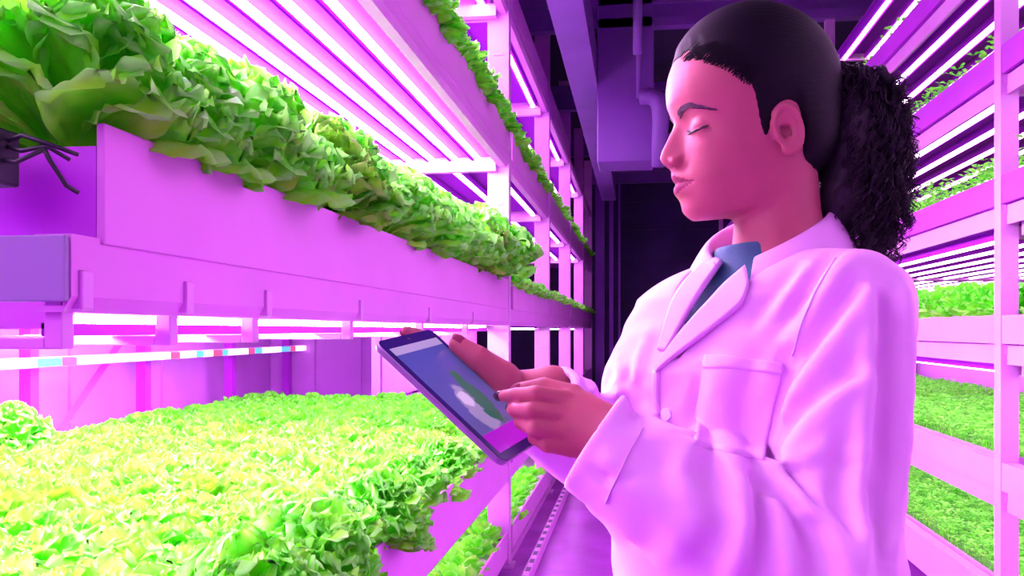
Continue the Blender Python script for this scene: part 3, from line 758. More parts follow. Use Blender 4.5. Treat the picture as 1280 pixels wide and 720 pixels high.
FOLDS = [  # (pixel polyline on the visible cloth, height, width)
 ([(1087,352),(1090,420),(1086,500),(1080,590)], .010, .012), ([(1107,350),(1110,430),(1108,520),(1100,640)], -.016, .015), ([(1132,370),(1134,450),(1128,560),(1110,700)], .009, .012),
 ([(1058,324),(1032,365),(1007,405),(983,440)], .008, .011), ([(1040,318),(1012,355),(995,385)], -.007, .009), ([(1075,350),(1040,400),(1004,452),(990,480)], -.008, .010),
 ([(1082,380),(1040,430),(1000,480),(985,512)], .009, .013), ([(1084,455),(1045,478),(1000,510),(970,560)], -.009, .012), ([(1084,475),(1045,500),(1005,540),(975,580)], .010, .014),
 ([(943,578),(965,590),(990,610),(1010,640)], .013, .009), ([(940,596),(965,610),(985,632)], -.012, .007), ([(955,570),(985,590),(1012,620),(1030,650)], -.010, .008),
 ([(1010,628),(1040,660),(1062,700),(1068,725)], .012, .011), ([(990,640),(1015,675),(1030,720)], -.012, .011), ([(968,620),(985,665),(990,725)], .010, .010),
 ([(905,555),(925,600),(932,650),(922,720)], .009, .012), ([(885,560),(900,610),(905,660),(885,705)], -.008, .014), ([(945,600),(955,650),(950,715)], -.010, .010),
 ([(860,560),(850,590),(870,640)], .005, .012), ([(1060,560),(1050,620),(1062,660)], -.008, .012), ([(1075,600),(1082,660),(1080,720)], .008, .010),
 ([(845,545),(870,560),(900,575),(930,590)], .006, .012), ([(790,545),(830,575),(880,600)], -.004, .016), ([(760,600),(820,640),(880,690)], .005, .018),
 ([(760,575),(775,590),(770,610)], .004, .006), ([(745,590),(765,600),(785,598)], -.004, .006),
 ([(880,470),(872,500),(868,540)], -.007, .010), ([(893,462),(900,500),(905,540)], .006, .013), ([(940,455),(930,500),(925,545)], -.006, .011), ([(915,470),(880,520),(865,545)], .004, .010),
 ([(985,445),(975,500),(962,560)], -.012, .010), ([(1012,330),(985,372),(960,405)], .005, .010), ([(995,335),(965,372),(945,395)], -.004, .009),
 ([(790,470),(800,500),(802,530)], -.006, .010), ([(775,440),(778,470),(770,500)], .006, .010), ([(810,420),(800,450),(790,490)], .005, .010), ([(745,450),(760,470),(750,490)], -.005, .008),
 ([(700,462),(712,475),(722,492)], -.005, .007), ([(688,462),(700,480),(708,498)], .004, .006), ([(730,455),(742,480),(748,500)], .005, .008),
 ([(1120,560),(1110,640),(1095,715)], -.007, .012), ([(1030,560),(1000,575),(975,590)], .006, .010),
]
def build_folds():
    xs, ys, own = [], [], []
    for fi, (pts, a, w) in enumerate(FOLDS):
        for i in range(len(pts)-1):
            for t in np.linspace(0, 1, 4)[:(4 if i == len(pts)-2 else 3)]:
                xs.append(pts[i][0]*(1-t)+pts[i+1][0]*t); ys.append(pts[i][1]*(1-t)+pts[i+1][1]*t); own.append(fi)
    Q, hit = trace_many(xs, ys, coat_base); own = np.array(own); out = []
    for fi, (pts, a, w) in enumerate(FOLDS):
        P = Q[(own == fi) & hit]
        if len(P) > 1: out.append((P, a, w, P.min(0)-w*2.6, P.max(0)+w*2.6))
    return out
CF = []
def vcut(P):           # the V opening that shows the shirt
    t, f_, l_, s = tors(P, ZT, TX, TD, CW, CD)
    half = np.interp(P[..., 2], [-.045, .0, .06, .10, .2], [-.004, .020, .052, .066, .07])
    return np.maximum(np.maximum(np.abs(l_-.0)-half, .035-f_), -.05-P[..., 2])
def coat_field(P, b):
    g = coat_base(P)
    m = np.abs(g) < .06
    if m.any():
        Q = P[m]; dd = np.zeros(len(Q))
        for pts, a, w, lo, hi in CF:
            if b is not None and not ((b[0] <= hi).all() and (b[1] >= lo).all()): continue
            ins = ((Q >= lo) & (Q <= hi)).all(-1)
            if ins.any():
                d = pl_dist(Q[ins], pts)
                # taper towards the two ends of the fold
                e = np.minimum(np.linalg.norm(Q[ins]-pts[0], axis=-1), np.linalg.norm(Q[ins]-pts[-1], axis=-1))
                dd[ins] += 2.2*a*(.55*np.exp(-(d/w)**2)+.45*np.exp(-1.6*d/w))*np.clip(.3+e/(w*2.2), 0, 1)
        # hanging drape of the skirt
        z = Q[:, 2]; an = np.arctan2(Q[:, 0]-.285, Q[:, 1]-1.15); dd += .008*np.sin(an*9+z*3)*np.clip((-z-.22)/.3, 0, 1)
        dd += .0016*np.sin(Q[:, 0]*70+np.sin(z*40)*2)*np.cos(z*55+Q[:, 1]*60)
        g = g.copy(); g[m] = Q_ = g[m]-dd
    g = np.maximum(g, -vcut(P))
    # neck hole
    g = smax(g, -seg(P, NB+np.array([.012, 0, .2]), NB+np.array([0, 0, .0]), .066, .066), .004)
    # open cuffs and skirt
    ax = (CUFL-ELL_)/np.linalg.norm(CUFL-ELL_); s = (P-CUFL)@ax
    near = (np.linalg.norm(P-CUFL, axis=-1) < .12)
    g = np.where(near, smax(g, s-.012, .004), g); g = np.maximum(g, -seg(P, CUFL-ax*.05, CUFL+ax*.2, .044, .053))
    ax = (CUFR-ELR)/np.linalg.norm(CUFR-ELR); s = (P-CUFR)@ax; near = (np.linalg.norm(P-CUFR, axis=-1) < .10)
    g = np.where(near, smax(g, s-.012, .004), g); g = np.maximum(g, -seg(P, CUFR-ax*.05, CUFR+ax*.2, .044, .053))
    g = smax(g, -P[..., 2]-.80, .005)
    t, f_, l_, sc_ = tors(P, ZT, TX, TD, [c-.016 for c in CW], [c-.016 for c in CD])
    g = np.maximum(g, -np.maximum(t*sc_, P[..., 2]+.60))
    return g

# skin, hair and cloth materials
mat('skin', (.42, .10, .145), .52, noise=(.05, 30), spec=.28)
_b = M['skin'].node_tree.nodes['Principled BSDF']; _b.inputs['Subsurface Weight'].default_value = .12; _b.inputs['Subsurface Radius'].default_value = (1, .3, .2); _b.inputs['Subsurface Scale'].default_value = .008
mat('lip', (.24, .03, .09), .6, spec=.12)
mat('hair', (.005, .0015, .008), .6, spec=.14)
mat('curl', (.012, .003, .018), .55, spec=.35)
mat('brow', (.06, .012, .05), .7)
mat('nail', (.03, .0, .03), .2)
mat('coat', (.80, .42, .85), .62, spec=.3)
nt = M['coat'].node_tree; tc = nt.nodes.new('ShaderNodeTexCoord'); n1 = nt.nodes.new('ShaderNodeTexNoise'); n1.noise_type = 'RIDGED_MULTIFRACTAL'; n1.inputs['Scale'].default_value = 5; n1.inputs['Detail'].default_value = 2.5
mpn = nt.nodes.new('ShaderNodeMapping'); mpn.inputs['Scale'].default_value = (1, 1, .6); mpn.inputs['Rotation'].default_value = (.2, .4, .3)
nt.links.new(tc.outputs['Object'], mpn.inputs[0]); nt.links.new(mpn.outputs[0], n1.inputs['Vector'])
bp = nt.nodes.new('ShaderNodeBump'); bp.inputs['Strength'].default_value = .6; bp.inputs['Distance'].default_value = .02
n2 = nt.nodes.new('ShaderNodeTexNoise'); n2.inputs['Scale'].default_value = 500; b2 = nt.nodes.new('ShaderNodeBump'); b2.inputs['Strength'].default_value = .08; b2.inputs['Distance'].default_value = .002
nt.links.new(tc.outputs['Object'], n2.inputs['Vector']); nt.links.new(n1.outputs['Fac'], bp.inputs['Height']); nt.links.new(n2.outputs['Fac'], b2.inputs['Height'])
nt.links.new(bp.outputs['Normal'], b2.inputs['Normal']); nt.links.new(b2.outputs['Normal'], nt.nodes['Principled BSDF'].inputs['Normal'])
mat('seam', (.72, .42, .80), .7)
mat('shirt', (.02, .10, .17), .7, bump=(260, .12))
mat('trousers', (.05, .03, .10), .8)
mat('shoe', (.7, .6, .75), .5)
mat('button', (.85, .7, .9), .3)
mat('tablet_body', (.30, .22, .36), .3, metal=.5)
mat('bezel', (.035, .018, .16), .22)

def ray_patch(name, quad_rows, fn, off, m, parent, n=24, thick=.003, nv=10):
    """cloth piece laid on the coat: rows of pixel polylines traced on the surface, given its own thickness"""
    rows = []
    def samp(pl, t):
        pl = np.array(pl, float); L = np.r_[0, np.cumsum(np.linalg.norm(np.diff(pl, axis=0), axis=1))]; return np.stack([np.interp(t*L[-1], L, pl[:, 0]), np.interp(t*L[-1], L, pl[:, 1])], -1)
    A = samp(quad_rows[0], np.linspace(0, 1, n)); B = samp(quad_rows[1], np.linspace(0, 1, n))
    jj = np.linspace(0, 1, nv)[:, None, None]; PX = A[None]*(1-jj)+B[None]*jj
    Q, hit = trace_many(PX[..., 0].ravel(), PX[..., 1].ravel(), fn); med = np.median(Q[hit][:, 1]) if hit.any() else 1.05
    bad = (~hit) | (np.abs(Q[:, 1]-med) > .12)
    dv = np.stack([(PX[..., 0].ravel()-640)/1100, np.ones(nv*n), (412-PX[..., 1].ravel())/1100], -1); Q[bad] = dv[bad]*med
    G = Q.reshape(nv, n, 3)
    for _ in range(3):
        H = G.copy(); H[1:-1] = (G[:-2]+G[2:]+2*G[1:-1])/4; H[:, 1:-1] = (H[:, :-2]+H[:, 2:]+2*H[:, 1:-1])/4; G = H
    nrm = np.cross(np.gradient(G, axis=1), np.gradient(G, axis=0)); nrm /= np.maximum(np.linalg.norm(nrm, axis=-1, keepdims=True), 1e-9)
    view = G/np.linalg.norm(G, axis=-1, keepdims=True); nrm *= np.where((nrm*view).sum(-1) > 0, -1, 1)[..., None]
    Tp = G+nrm*(off+thick); Bt = G+nrm*(off-.004)
    V = np.concatenate([Tp.reshape(-1, 3), Bt.reshape(-1, 3)]); F = []
    N = nv*n
    for j in range(nv-1):
        for i in range(n-1):
            k = j*n+i; F.append((k, k+1, k+n+1, k+n)); F.append((N+k, N+k+n, N+k+n+1, N+k+1))
    ring = [i for i in range(n)]+[j*n+n-1 for j in range(1, nv)]+[(nv-1)*n+i for i in range(n-2, -1, -1)]+[j*n for j in range(nv-2, 0, -1)]
    for a, b_ in zip(ring, ring[1:]+ring[:1]): F.append((a, N+a, N+b_, b_))
    return np_mesh(name, V, F, m, parent)

def build_person():
    global ROOT, CF
    foot = np.array([.30, 1.17]); c, s = math.cos(YAW), math.sin(YAW)
    ROOT = np.array([foot[0]*c-foot[1]*s, foot[0]*s+foot[1]*c, 0])
    root = thing('person', 'woman in a white lab coat with a curly dark ponytail looking down at a tablet', 'person', tuple(ROOT))
    hq = float(os.environ.get('HQ', '1'))
    v, f = polygonise(body_field, (-.2, .80, -1.26), (.52, 1.42, .43), .0022*hq)
    body = np_mesh('body', v, f, 'skin', root, iters=3)
    # lip colour as a second material on the faces of the lips
    body.data.materials.append(M['lip'])
    fc = v[f].mean(1); u, vv, z = to_head(fc); av = np.abs(vv)
    top = 181+np.interp(av, [0, 4, 9, 18, 28], [8.0, 10.2, 8.8, 4.6, .5]); bot = 181-np.interp(av, [0, 8, 17, 28], [13, 12.4, 8.4, .5])
    lip = (u < -72) & (av < 28) & (z < top) & (z > bot)
    body.data.polygons.foreach_set('material_index', lip.astype(np.int32))
    if 'coat' not in SKIP:
        CF = build_folds()
        v, f = polygonise(coat_field, (-.05, .74, -.86), (.62, 1.5, .24), .0038*hq)
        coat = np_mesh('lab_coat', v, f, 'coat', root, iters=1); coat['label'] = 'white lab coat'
        nosl = lambda P: coat_base(P)
        # lapels and collar
        ray_patch('lapel', ([(934,338),(905,362),(879,390),(858,414),(838,440),(822,462)], [(938,357),(932,381),(900,407),(870,430),(845,448),(824,466)]), nosl, .006, 'coat', coat, n=30)
        ray_patch('lapel', ([(892,326),(872,342),(855,360),(842,382),(834,410),(826,440)], [(904,330),(893,345),(880,364),(865,388),(850,415),(836,440)]), nosl, .005, 'coat', coat, n=30)
        ray_patch('pocket', ([(884,447),(930,449),(978,455)], [(866,556),(910,566),(955,576)]), lambda P: coat_field(P, None), .0015, 'coat', coat, n=26, nv=26, thick=.002)
        ray_patch('pocket_hem', ([(884,446),(930,448),(978,454)], [(882,461),(929,463),(976,469)]), lambda P: coat_field(P, None), .0045, 'coat', coat, n=26, nv=6, thick=.0015)
        ray_patch('placket', ([(819,464),(817,490),(820,520)], [(825,464),(824,490),(826,520)]), lambda P: coat_field(P, None), .002, 'coat', coat, n=16, nv=4, thick=.003)
        ray_patch('cuff_seam', ([(802,535),(785,565),(756,628)], [(804,536),(787,566),(758,629)]), lambda P: coat_field(P, None), .0005, 'seam', coat, n=26, nv=3, thick=.001)
        ray_patch('shoulder_seam', ([(1044,322),(1020,360),(1000,405),(990,445)], [(1046,322),(1022,361),(1002,406),(992,445)]), lambda P: coat_field(P, None), .0005, 'seam', coat, n=26, nv=3, thick=.001)
        # collar standing around the neck
        n, m_ = 56, 9
        cen = NB+np.array([.0, .0, 0])
        V = []
        k = n
        al = np.linspace(R(24), R(336), n)                                      # from the near front round the back to the far front
        for j in range(m_):
            t = j/(m_-1)
            for a in al:
                back = .5-.5*math.cos(a)                                        # 0 front, 1 back
                rt = .064+.008*back; rb = .094+.006*back
                zt = .078+.086*back**.75; zb2 = .034+.070*back**.8
                # fold: rises from the neck seam, turns over and falls outside
                if t < .45: q = t/.45; r = rt-.004+.006*q; z = (zb2+.016)*(1-q)+zt*q
                elif t < .55: q = (t-.45)/.1; r = rt+.002+.008*q; z = zt+.002*math.sin(q*math.pi)
                else: q = (t-.55)/.45; r = rt+.010+(rb-rt)*q; z = zt*(1-q)+zb2*q
                p = cen+(TF*math.cos(a)*(r*1.05)+TL*math.sin(a)*r); p[2] = z; V.append(p)
        V = np.array(V); F = []
        for j in range(m_-1):
            for i in range(n-1): F.append((j*n+i, j*n+i+1, (j+1)*n+i+1, (j+1)*n+i))
        co = np_mesh('collar', V, F, 'coat', coat)
        sd = co.modifiers.new('solid', 'SOLIDIFY'); sd.thickness = .003; sd.offset = 0
        sb = co.modifiers.new('sub', 'SUBSURF'); sb.levels = sb.render_levels = 2
        # buttons down the front
        for zz in (-.10, -.20, -.32):
            q = None
            for tt in np.linspace(.30, 0, 200):
                pp = np.array([np.interp(zz, ZT, TX), np.interp(zz, ZT, TD), zz])+TF*tt
                if float(coat_field(pp[None, :], None)[0]) < .001: q = pp; break
            if q is not None:
                pts = to_world(np.array([q-TF*.002, q+TF*.003])); b = MB(); b.tube([pts[0], pts[1]], .0075, 16); b.build('button', 'button', coat, smooth=False)
    # shirt
    def shirt(P, b):
        t, _, _, s = tors(P, ZT, TX, TD, [.16, .16, .165, .145, .155, .163, .140, .09], [.12, .12, .125, .112, .112, .106, .085, .07])
        g = smax(t*s, P[..., 2]-.075, .03); g = smax(g, -P[..., 2]-.70, .01)
        g = smin(g, seg(P, NB+np.array([0,0,-.04]), NB+np.array([-.006,-.002,.058]), .066, .0585), .02)
        g = np.maximum(g, P[..., 2]-.106-.12*(P[..., 0]-.28))
        return g
    v, f = polygonise(shirt, (.08, .9, -.74), (.5, 1.36, .2), .004*hq)
    o = np_mesh('shirt', v, f, 'shirt', root, iters=2); o['label'] = 'blue-green ribbed crew neck shirt'
    def pants(P, b):
        g = None
        for a, k, c in LEGS:
            q = smin(seg(P, a, k, .092, .068), seg(P, k, c, .068, .058), .02); g = q if g is None else smin(g, q, .02)
        t, _, _, s = tors(P, ZT, TX, TD, [.16]*8, [.12]*8); h = np.maximum(t*s, np.abs(P[..., 2]+.64)-.08); g = smin(g, h, .02)
        return smax(g, -P[..., 2]-1.215, .004)
    v, f = polygonise(pants, (.05, .9, -1.26), (.55, 1.45, -.5), .008)
    np_mesh('trousers', v, f, 'trousers', root)
    for a, k, c in LEGS:
        def shoe(P, b, c=c):
            g = ell(P, c+TF*.045+np.array([0,0,-.042]), (.125, .125, .045)); q = P-c; l = q@TL; g = smax(g, np.abs(l)-.042, .02)
            g = smin(g, seg(P, c, c+np.array([0,0,-.03]), .045, .045), .02); return smax(g, -CAMZ+.001-P[..., 2], .004)
        lo = c-.22; hi = c+.22; v, f = polygonise(shoe, lo, hi, .006); np_mesh('shoe', v, f, 'shoe', root)
    # ---- hair cap
    def cap(P, b):
        u, v, z = to_head(P); Q = np.stack([u, v, z], -1)
        g = ell(Q, (2, 0, 305), (108, 78, 103))
        g = smin(g, ell(Q, (45, 0, 250), (60, 66, 70)), 18)
        g0 = head_field(P, False)*1000-1.0
        # streaks running back to the tie
        a = np.arctan2(z-318, np.abs(v)+.01); g = g-.28*np.sin(a*70+u*.05)*np.clip((u+60)/60, 0, 1)
        # hairline (side view): keep what lies above and behind it
        zl = np.interp(u, [-110, -92, -80, -66, -43, -24, -16, -10, -4, 1, 5, 12, 22, 32, 38, 42, 46, 56, 80], [328, 332, 329, 321, 307, 288, 264, 236, 224, 236, 256, 266, 269, 266, 256, 235, 200, 168, 163])
        zl = zl + 10*np.clip((np.abs(v)-10)/40, 0, 1)*np.clip((-u-50)/40, 0, 1)
        zl = zl + (2.0*np.sin(u*.55)+1.2*np.sin(u*1.3+1))*np.clip((-6-u)/8, 0, 1)
        hh = np.clip((z-zl)/26, 0, 1); hh = hh*hh*(3-2*hh); g = np.where(z > 205, g*hh+np.maximum(g0, g)*(1-hh), g); g = np.where(z > 215, np.minimum(g, g0+.2), g)
        return smax(g, zl-z, 2.5)/1000
    v, f = polygonise(cap, (.12, .98, .12), (.46, 1.22, .43), .0022*hq)
    hair = np_mesh('hair', v, f, 'hair', root, iters=2); hair['label'] = 'dark slicked-back hair'
    # ---- ponytail
    tie = (101, 0, 318)
    def core(P, b):
        u, v, z = to_head(P); Q = np.stack([u, v, z], -1)
        g = ell(Q, (122, 0, 232), (34, 36, 80)); g = smin(g, ell(Q, (100, 0, 310), (16, 15, 18)), 14); g = smin(g, ell(Q, (112, 0, 165), (30, 32, 46)), 20)
        return (g+3*np.sin(u*.25+z*.1)*np.sin(z*.22)*np.cos(v*.2))/1000
    v, f = polygonise(core, (.3, .95, .02), (.62, 1.3, .40), .006)
    pony = np_mesh('ponytail', v, f, 'curl', root); pony['label'] = 'dark curly ponytail'
    r = np.random.default_rng(5); V, F = [], []
    def strand(pts, rad, seg_n=4):
        i0 = len(V); T = np.gradient(pts, axis=0); T /= np.linalg.norm(T, axis=1, keepdims=True)+1e-9
        A = np.cross(T, [.3, .5, .8]); A /= np.linalg.norm(A, axis=1, keepdims=True)+1e-9; Bn = np.cross(T, A)
        n = len(pts)
        for i in range(n):
            w = rad*(1-.6*(i/(n-1))**2)
            for j in range(seg_n):
                an = 2*math.pi*j/seg_n; V.append(pts[i]+(A[i]*math.cos(an)+Bn[i]*math.sin(an))*w)
        for i in range(n-1):
            for j in range(seg_n): F.append((i0+i*seg_n+j, i0+i*seg_n+(j+1) % seg_n, i0+(i+1)*seg_n+(j+1) % seg_n, i0+(i+1)*seg_n+j))
    for k in range(520):
        # a ringlet: out from the tie, over, and hanging down inside the bushy volume
        prog = r.random(); zend = 318-22-prog*232
        lim = np.interp(zend, [80, 110, 150, 200, 250, 290, 320], [172, 190, 201, 205, 200, 184, 150])
        ue = 76+(lim-76)*r.random()**.45 if k > 130 else lim-r.uniform(0, 12)
        ve = r.uniform(-1, 1)*54*math.sqrt(max(.08, 1-((ue-130)/75)**2))
        drop = r.uniform(25, 70)*min(1, .4+prog)
        mid = np.array([ue*.9+12, ve*.9, min(zend+drop+18, 322)]); end = np.array([ue, ve, zend])
        t = np.linspace(0, 1, 64)[:, None]; p0 = np.array(tie)+r.uniform(-9, 9, 3)
        m1 = np.array([tie[0]+10, ve*.3, 326.])
        c = p0*(1-t)**3+3*t*(1-t)**2*m1+3*t**2*(1-t)*mid+t**3*end
        L_ = np.linalg.norm(np.diff(c, axis=0), axis=1).sum()
        rad0 = r.uniform(3.5, 7.5); turns = L_/r.uniform(18, 28); ph = r.uniform(0, 6.28)
        T = np.gradient(c, axis=0); T /= np.linalg.norm(T, axis=1, keepdims=True)+1e-9; A = np.cross(T, [0.1, 1, .1]); A /= np.linalg.norm(A, axis=1, keepdims=True)+1e-9; Bn = np.cross(T, A)
        for q in range(5):
            dp = r.normal(0, .32); rr_ = rad0*r.uniform(.75, 1.25)*np.clip(t*3, .08, 1); fr = turns*2*math.pi*r.uniform(.97, 1.03)
            cc_ = c+(A*np.cos(fr*t+ph+dp)+Bn*np.sin(fr*t+ph+dp))*rr_+r.uniform(-1.5, 1.5, 3)
            strand(from_head(cc_[:, 0], cc_[:, 1], cc_[:, 2]), r.uniform(.0006, .0011))
    np_mesh('curls', np.array(V), F, 'curl', pony, smooth=True)
    # little loose hairs at the hairline and the temple
    for sgn in (-1, 1):
        V, F = [], []; N = 420; t = np.linspace(0, 1, 7)[None, :]
        u0 = r.uniform(-90, -24, N)[:, None]; zl = np.interp(u0, [-92, -80, -66, -43, -22, -14, -8, -5], [332, 329, 321, 307, 290, 262, 232, 224])
        us = u0-r.uniform(1, 6, (N, 1))+t*r.uniform(14, 26, (N, 1)); zz = zl-r.uniform(1, 8, (N, 1))+t*r.uniform(8, 18, (N, 1))+np.sin(t*3)*2
        vs = np.linspace(2, 82, 70); Pq = from_head(np.repeat(us.ravel(), 70), sgn*np.tile(vs, us.size), np.repeat(zz.ravel(), 70))
        fld = np.minimum(head_field(Pq), cap(Pq, None)).reshape(-1, 70); ins = fld < .0004; vmax = np.where(ins.any(1), vs[69-np.argmax(ins[:, ::-1], axis=1)], 0).reshape(us.shape)
        for a_, b_, c_ in zip(us, vmax, zz):
            if (b_ > 3).all() and np.abs(np.diff(b_)).max() < 9: strand(from_head(a_, sgn*b_, c_), .00042, 3)
        np_mesh('baby_hair', np.array(V), F, 'hair', hair)
    V, F = [], []
    ang = np.linspace(0, 6.283, 25); pts = from_head(100+4*np.cos(ang)*0, 17*np.cos(ang), 316+17*np.sin(ang)); strand(pts, .0035, 8)
    np_mesh('hair_tie', np.array(V), F, 'black', pony)
    # ---- brows and lashes laid on the skin
    def on_skin(sgn, av, z, off=.4):
        us = np.linspace(-112, -40, 300); h = np.where(head_field(from_head(us, np.full(300, sgn*av), np.full(300, z))) < off/1000)[0]
        return np.array([us[h[0]] if len(h) else -60, sgn*av, z])
    for sgn in (-1, 1):
        V, F = [], []
        for k in range(280):
            s_ = r.random(); av = 14+s_*40; z = np.interp(s_, [0, .25, .6, 1], [262, 266.5, 270, 262])+r.uniform(-1, 1)*(3.4*(1-s_**2*.7))
            p = on_skin(sgn, av, z); q = on_skin(sgn, av+5.5, z+np.interp(s_, [0, .4, 1], [2.8, .8, -2]), .9)
            pts = np.array([p, (p+q)/2+np.array([-.6, 0, 0]), q]); strand(from_head(pts[:, 0], pts[:, 1], pts[:, 2]), .00062, 3)
        o = np_mesh('eyebrow', np.array(V), F, 'brow', root)
        V, F = [], []
        L = [on_skin(sgn, a_, z_, .2) for a_, z_ in zip(np.linspace(18, 50, 12), [243.5, 242.1, 241.1, 240.5, 240.2, 240.1, 240.2, 240.5, 241.1, 241.8, 242.7, 243.7])]
        L = np.array(L); strand(from_head(L[:, 0], L[:, 1], L[:, 2]), .0015, 6)
        for k in range(80):
            s_ = r.uniform(.2, 1); i = s_*10.9; i0 = int(i); p = L[i0]*(1-i+i0)+L[min(i0+1, 11)]*(i-i0)
            ln = r.uniform(5, 8); q = p+np.array([-ln*.75, sgn*(s_-.3)*ln*.5, -ln*.50]); m = (p+q)/2+np.array([0, 0, -1.3])
            pts = np.array([p, m, q]); strand(from_head(pts[:, 0], pts[:, 1], pts[:, 2]), .00045, 3)
        np_mesh('eyelashes', np.array(V), F, 'black', root)
    # ---- nails
    for fingers in (LF, RF):
        for nm, ch in fingers.items():
            a, b_, ra, rb = ch[-1]; dr = (b_-a)/np.linalg.norm(b_-a)
            p0, p1 = ch[-2][0], ch[-2][1]; bend = (p1-p0)/np.linalg.norm(p1-p0)
            side = np.array([0, -1, .25]) if fingers is LF else (tn if nm == 'thumb' else -tn)
            up = side-dr*(side@dr); up /= np.linalg.norm(up); rt_ = np.cross(dr, up)
            V, F = [], []; nn = 8
            for i in range(nn):
                for j in range(nn):
                    x_ = (i/(nn-1)-.5)*2; y_ = (j/(nn-1)-.5)*2; w_ = rb*.78
                    nl = 1.3 if (fingers is LF and nm == 'index') else 1.0; ang = y_*.95*nl; lng = (x_*.5+.55)*rb*1.5*nl*(1-.18*y_*y_)
                    V.append(b_-dr*rb*.55+dr*lng+(up*math.cos(ang)+rt_*math.sin(ang))*(rb*(1.03-.30*max(0, x_)**2)))
            for i in range(nn-1):
                for j in range(nn-1): F.append((i*nn+j, i*nn+j+1, (i+1)*nn+j+1, (i+1)*nn+j))
            o = np_mesh('fingernail', np.array(V), F, 'nail' if (fingers is LF and nm != 'thumb') else 'lip', root); sd = o.modifiers.new('solid', 'SOLIDIFY'); sd.thickness = .0008
    return root

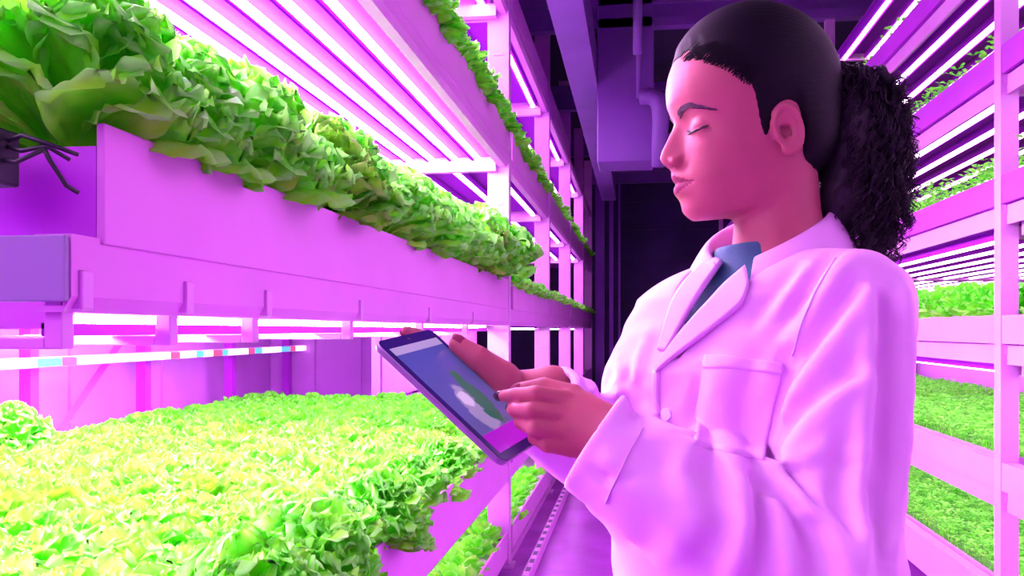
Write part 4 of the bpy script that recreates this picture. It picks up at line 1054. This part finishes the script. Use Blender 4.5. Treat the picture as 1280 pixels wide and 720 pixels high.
# ---- tablet --------------------------------------------------------
def build_tablet():
    # local axes: x along the long side, y across, z out of the screen
    Mx = np.stack([ta, tb, tn], 1)
    c = TA_+ta*TLEN/2+tb*TWID/2; cw = RZ@Vector(c)+Vector((0, 0, CAMZ))
    A3 = RZ@Matrix(Mx.tolist())
    t = thing('tablet', 'dark-bezelled tablet computer held in both hands above the lettuce', 'tablet', tuple(cw))
    t.rotation_mode = 'QUATERNION'; t.rotation_quaternion = A3.to_quaternion()
    hx, hy = TLEN/2, TWID/2
    def rr(w, h, r, z, n=8):
        P = []
        for cx, cy, a0 in ((w-r, h-r, 0), (-w+r, h-r, 90), (-w+r, -h+r, 180), (w-r, -h+r, 270)):
            for k in range(n+1): a = R(a0+90*k/n); P.append((cx+r*math.cos(a), cy+r*math.sin(a), z))
        return P
    b = MB(); rings = [rr(hx-.003, hy-.003, .009, -.0085), rr(hx-.0008, hy-.0008, .0105, -.0072), rr(hx, hy, .011, -.004), rr(hx, hy, .011, -.0012), rr(hx-.0006, hy-.0006, .0105, 0)]
    n = len(rings[0])
    for q in rings: b.v += q
    for k in range(len(rings)-1):
        for j in range(n): b.f.append((k*n+j, k*n+(j+1) % n, (k+1)*n+(j+1) % n, (k+1)*n+j)); b.m.append(0)
    b.f.append(tuple(reversed(range(n)))); b.m.append(0); e = (len(rings)-1)*n; b.f.append(tuple(e+j for j in range(n))); b.m.append(0)
    b.build('shell', 'tablet_body', t)
    b = MB(); P = rr(hx-.0012, hy-.0012, .0098, .0001); Q = rr(hx-.0012, hy-.0012, .0098, .0006); b.v = P+Q; b.f = [tuple(range(n, 2*n))]+[(j, (j+1) % n, n+(j+1) % n, n+j) for j in range(n)]; b.m = [0]*len(b.f)
    b.build('bezel', 'bezel', t)
    # screen picture: pale bar, slate field, soft white and green plant picture, magenta bar at the bottom
    m = bpy.data.materials.new('screen'); m.use_nodes = True; nt = m.node_tree; L = nt.links; bs = nt.nodes['Principled BSDF']
    tc = nt.nodes.new('ShaderNodeTexCoord'); sp = nt.nodes.new('ShaderNodeSeparateXYZ'); L.new(tc.outputs['Object'], sp.inputs[0])
    no = nt.nodes.new('ShaderNodeTexNoise'); no.inputs['Scale'].default_value = 38; no.inputs['Detail'].default_value = 5; L.new(tc.outputs['Object'], no.inputs['Vector'])
    def mp(src, a, b_, lo=0, hi=1):
        k = nt.nodes.new('ShaderNodeMapRange'); k.inputs[1].default_value = a; k.inputs[2].default_value = b_; k.inputs[3].default_value = lo; k.inputs[4].default_value = hi; L.new(src, k.inputs[0]); return k.outputs[0]
    def mix(f, a, b_):
        k = nt.nodes.new('ShaderNodeMix'); k.data_type = 'RGBA'
        L.new(f, k.inputs[0])
        for i, c_ in ((6, a), (7, b_)):
            if isinstance(c_, tuple): k.inputs[i].default_value = (*c_, 1)
            else: L.new(c_, k.inputs[i])
        return k.outputs[2]
    def mul(a, b_):
        k = nt.nodes.new('ShaderNodeMath'); k.operation = 'MULTIPLY'; L.new(a, k.inputs[0]); L.new(b_, k.inputs[1]); return k.outputs[0]
    x, y = sp.outputs[0], sp.outputs[1]
    bg = mix(mp(x, -hx, hx), (.045, .06, .26), (.11, .10, .24))
    def blob(cx, cy, rx, ry, lo=.75, hi=.35):
        k = nt.nodes.new('ShaderNodeVectorMath'); k.operation = 'SUBTRACT'; L.new(tc.outputs['Object'], k.inputs[0]); k.inputs[1].default_value = (cx, cy, 0)
        k2 = nt.nodes.new('ShaderNodeVectorMath'); k2.operation = 'DIVIDE'; L.new(k.outputs[0], k2.inputs[0]); k2.inputs[1].default_value = (rx, ry, 1)
        k3 = nt.nodes.new('ShaderNodeVectorMath'); k3.operation = 'LENGTH'; L.new(k2.outputs[0], k3.inputs[0])
        ad = nt.nodes.new('ShaderNodeMath'); ad.operation = 'SUBTRACT'; L.new(k3.outputs['Value'], ad.inputs[0]); L.new(mp(no.outputs['Fac'], .3, .7, -.35, .35), ad.inputs[1])
        return mp(ad.outputs[0], 1.0, .8)
    c1 = mix(blob(.030, -.012, .045, .022), bg, (.26, .25, .36)); c2 = mix(blob(.020, .012, .050, .016), c1, (.02, .12, .07)); c3 = mix(blob(.012, -.016, .012, .012), c2, (.5, .46, .55))
    c3 = mix(mp(x, hx-.040, hx-.038), c3, (.34, .01, .45)); c4 = mix(mp(x, -hx+.028, -hx+.0275), c3, (.30, .29, .40))
    L.new(c4, bs.inputs['Base Color']); bs.inputs['Roughness'].default_value = .12; L.new(c4, bs.inputs['Emission Color']); bs.inputs['Emission Strength'].default_value = .35
    M['screen'] = m
    b = MB(); b.box(-hx+.016, hx-.012, -hy+.010, hy-.010, .0006, .0009); b.build('screen', 'screen', t)
    b = MB(); b.tube([(-hx+.008, 0, .0006), (-hx+.008, 0, .0009)], .0022, 12); b.build('camera_dot', 'black', t)
    return t
if 'person' not in SKIP: build_person()

if 'tablet' not in SKIP: build_tablet()
# ------------------------------------------------------------------ lights
w = bpy.data.worlds.new('world'); sc.world = w; w.use_nodes = True
w.node_tree.nodes['Background'].inputs[0].default_value = (.35, .04, .7, 1); w.node_tree.nodes['Background'].inputs[1].default_value = .14
def area(name, loc, rot, sx, sy, e, c, vis=True):
    l = bpy.data.lights.new(name, 'AREA'); l.shape = 'RECTANGLE'; l.size = sx; l.size_y = sy; l.energy = e; l.color = c
    o = bpy.data.objects.new(name, l); o.location = loc; o.rotation_euler = rot; col.objects.link(o); return o
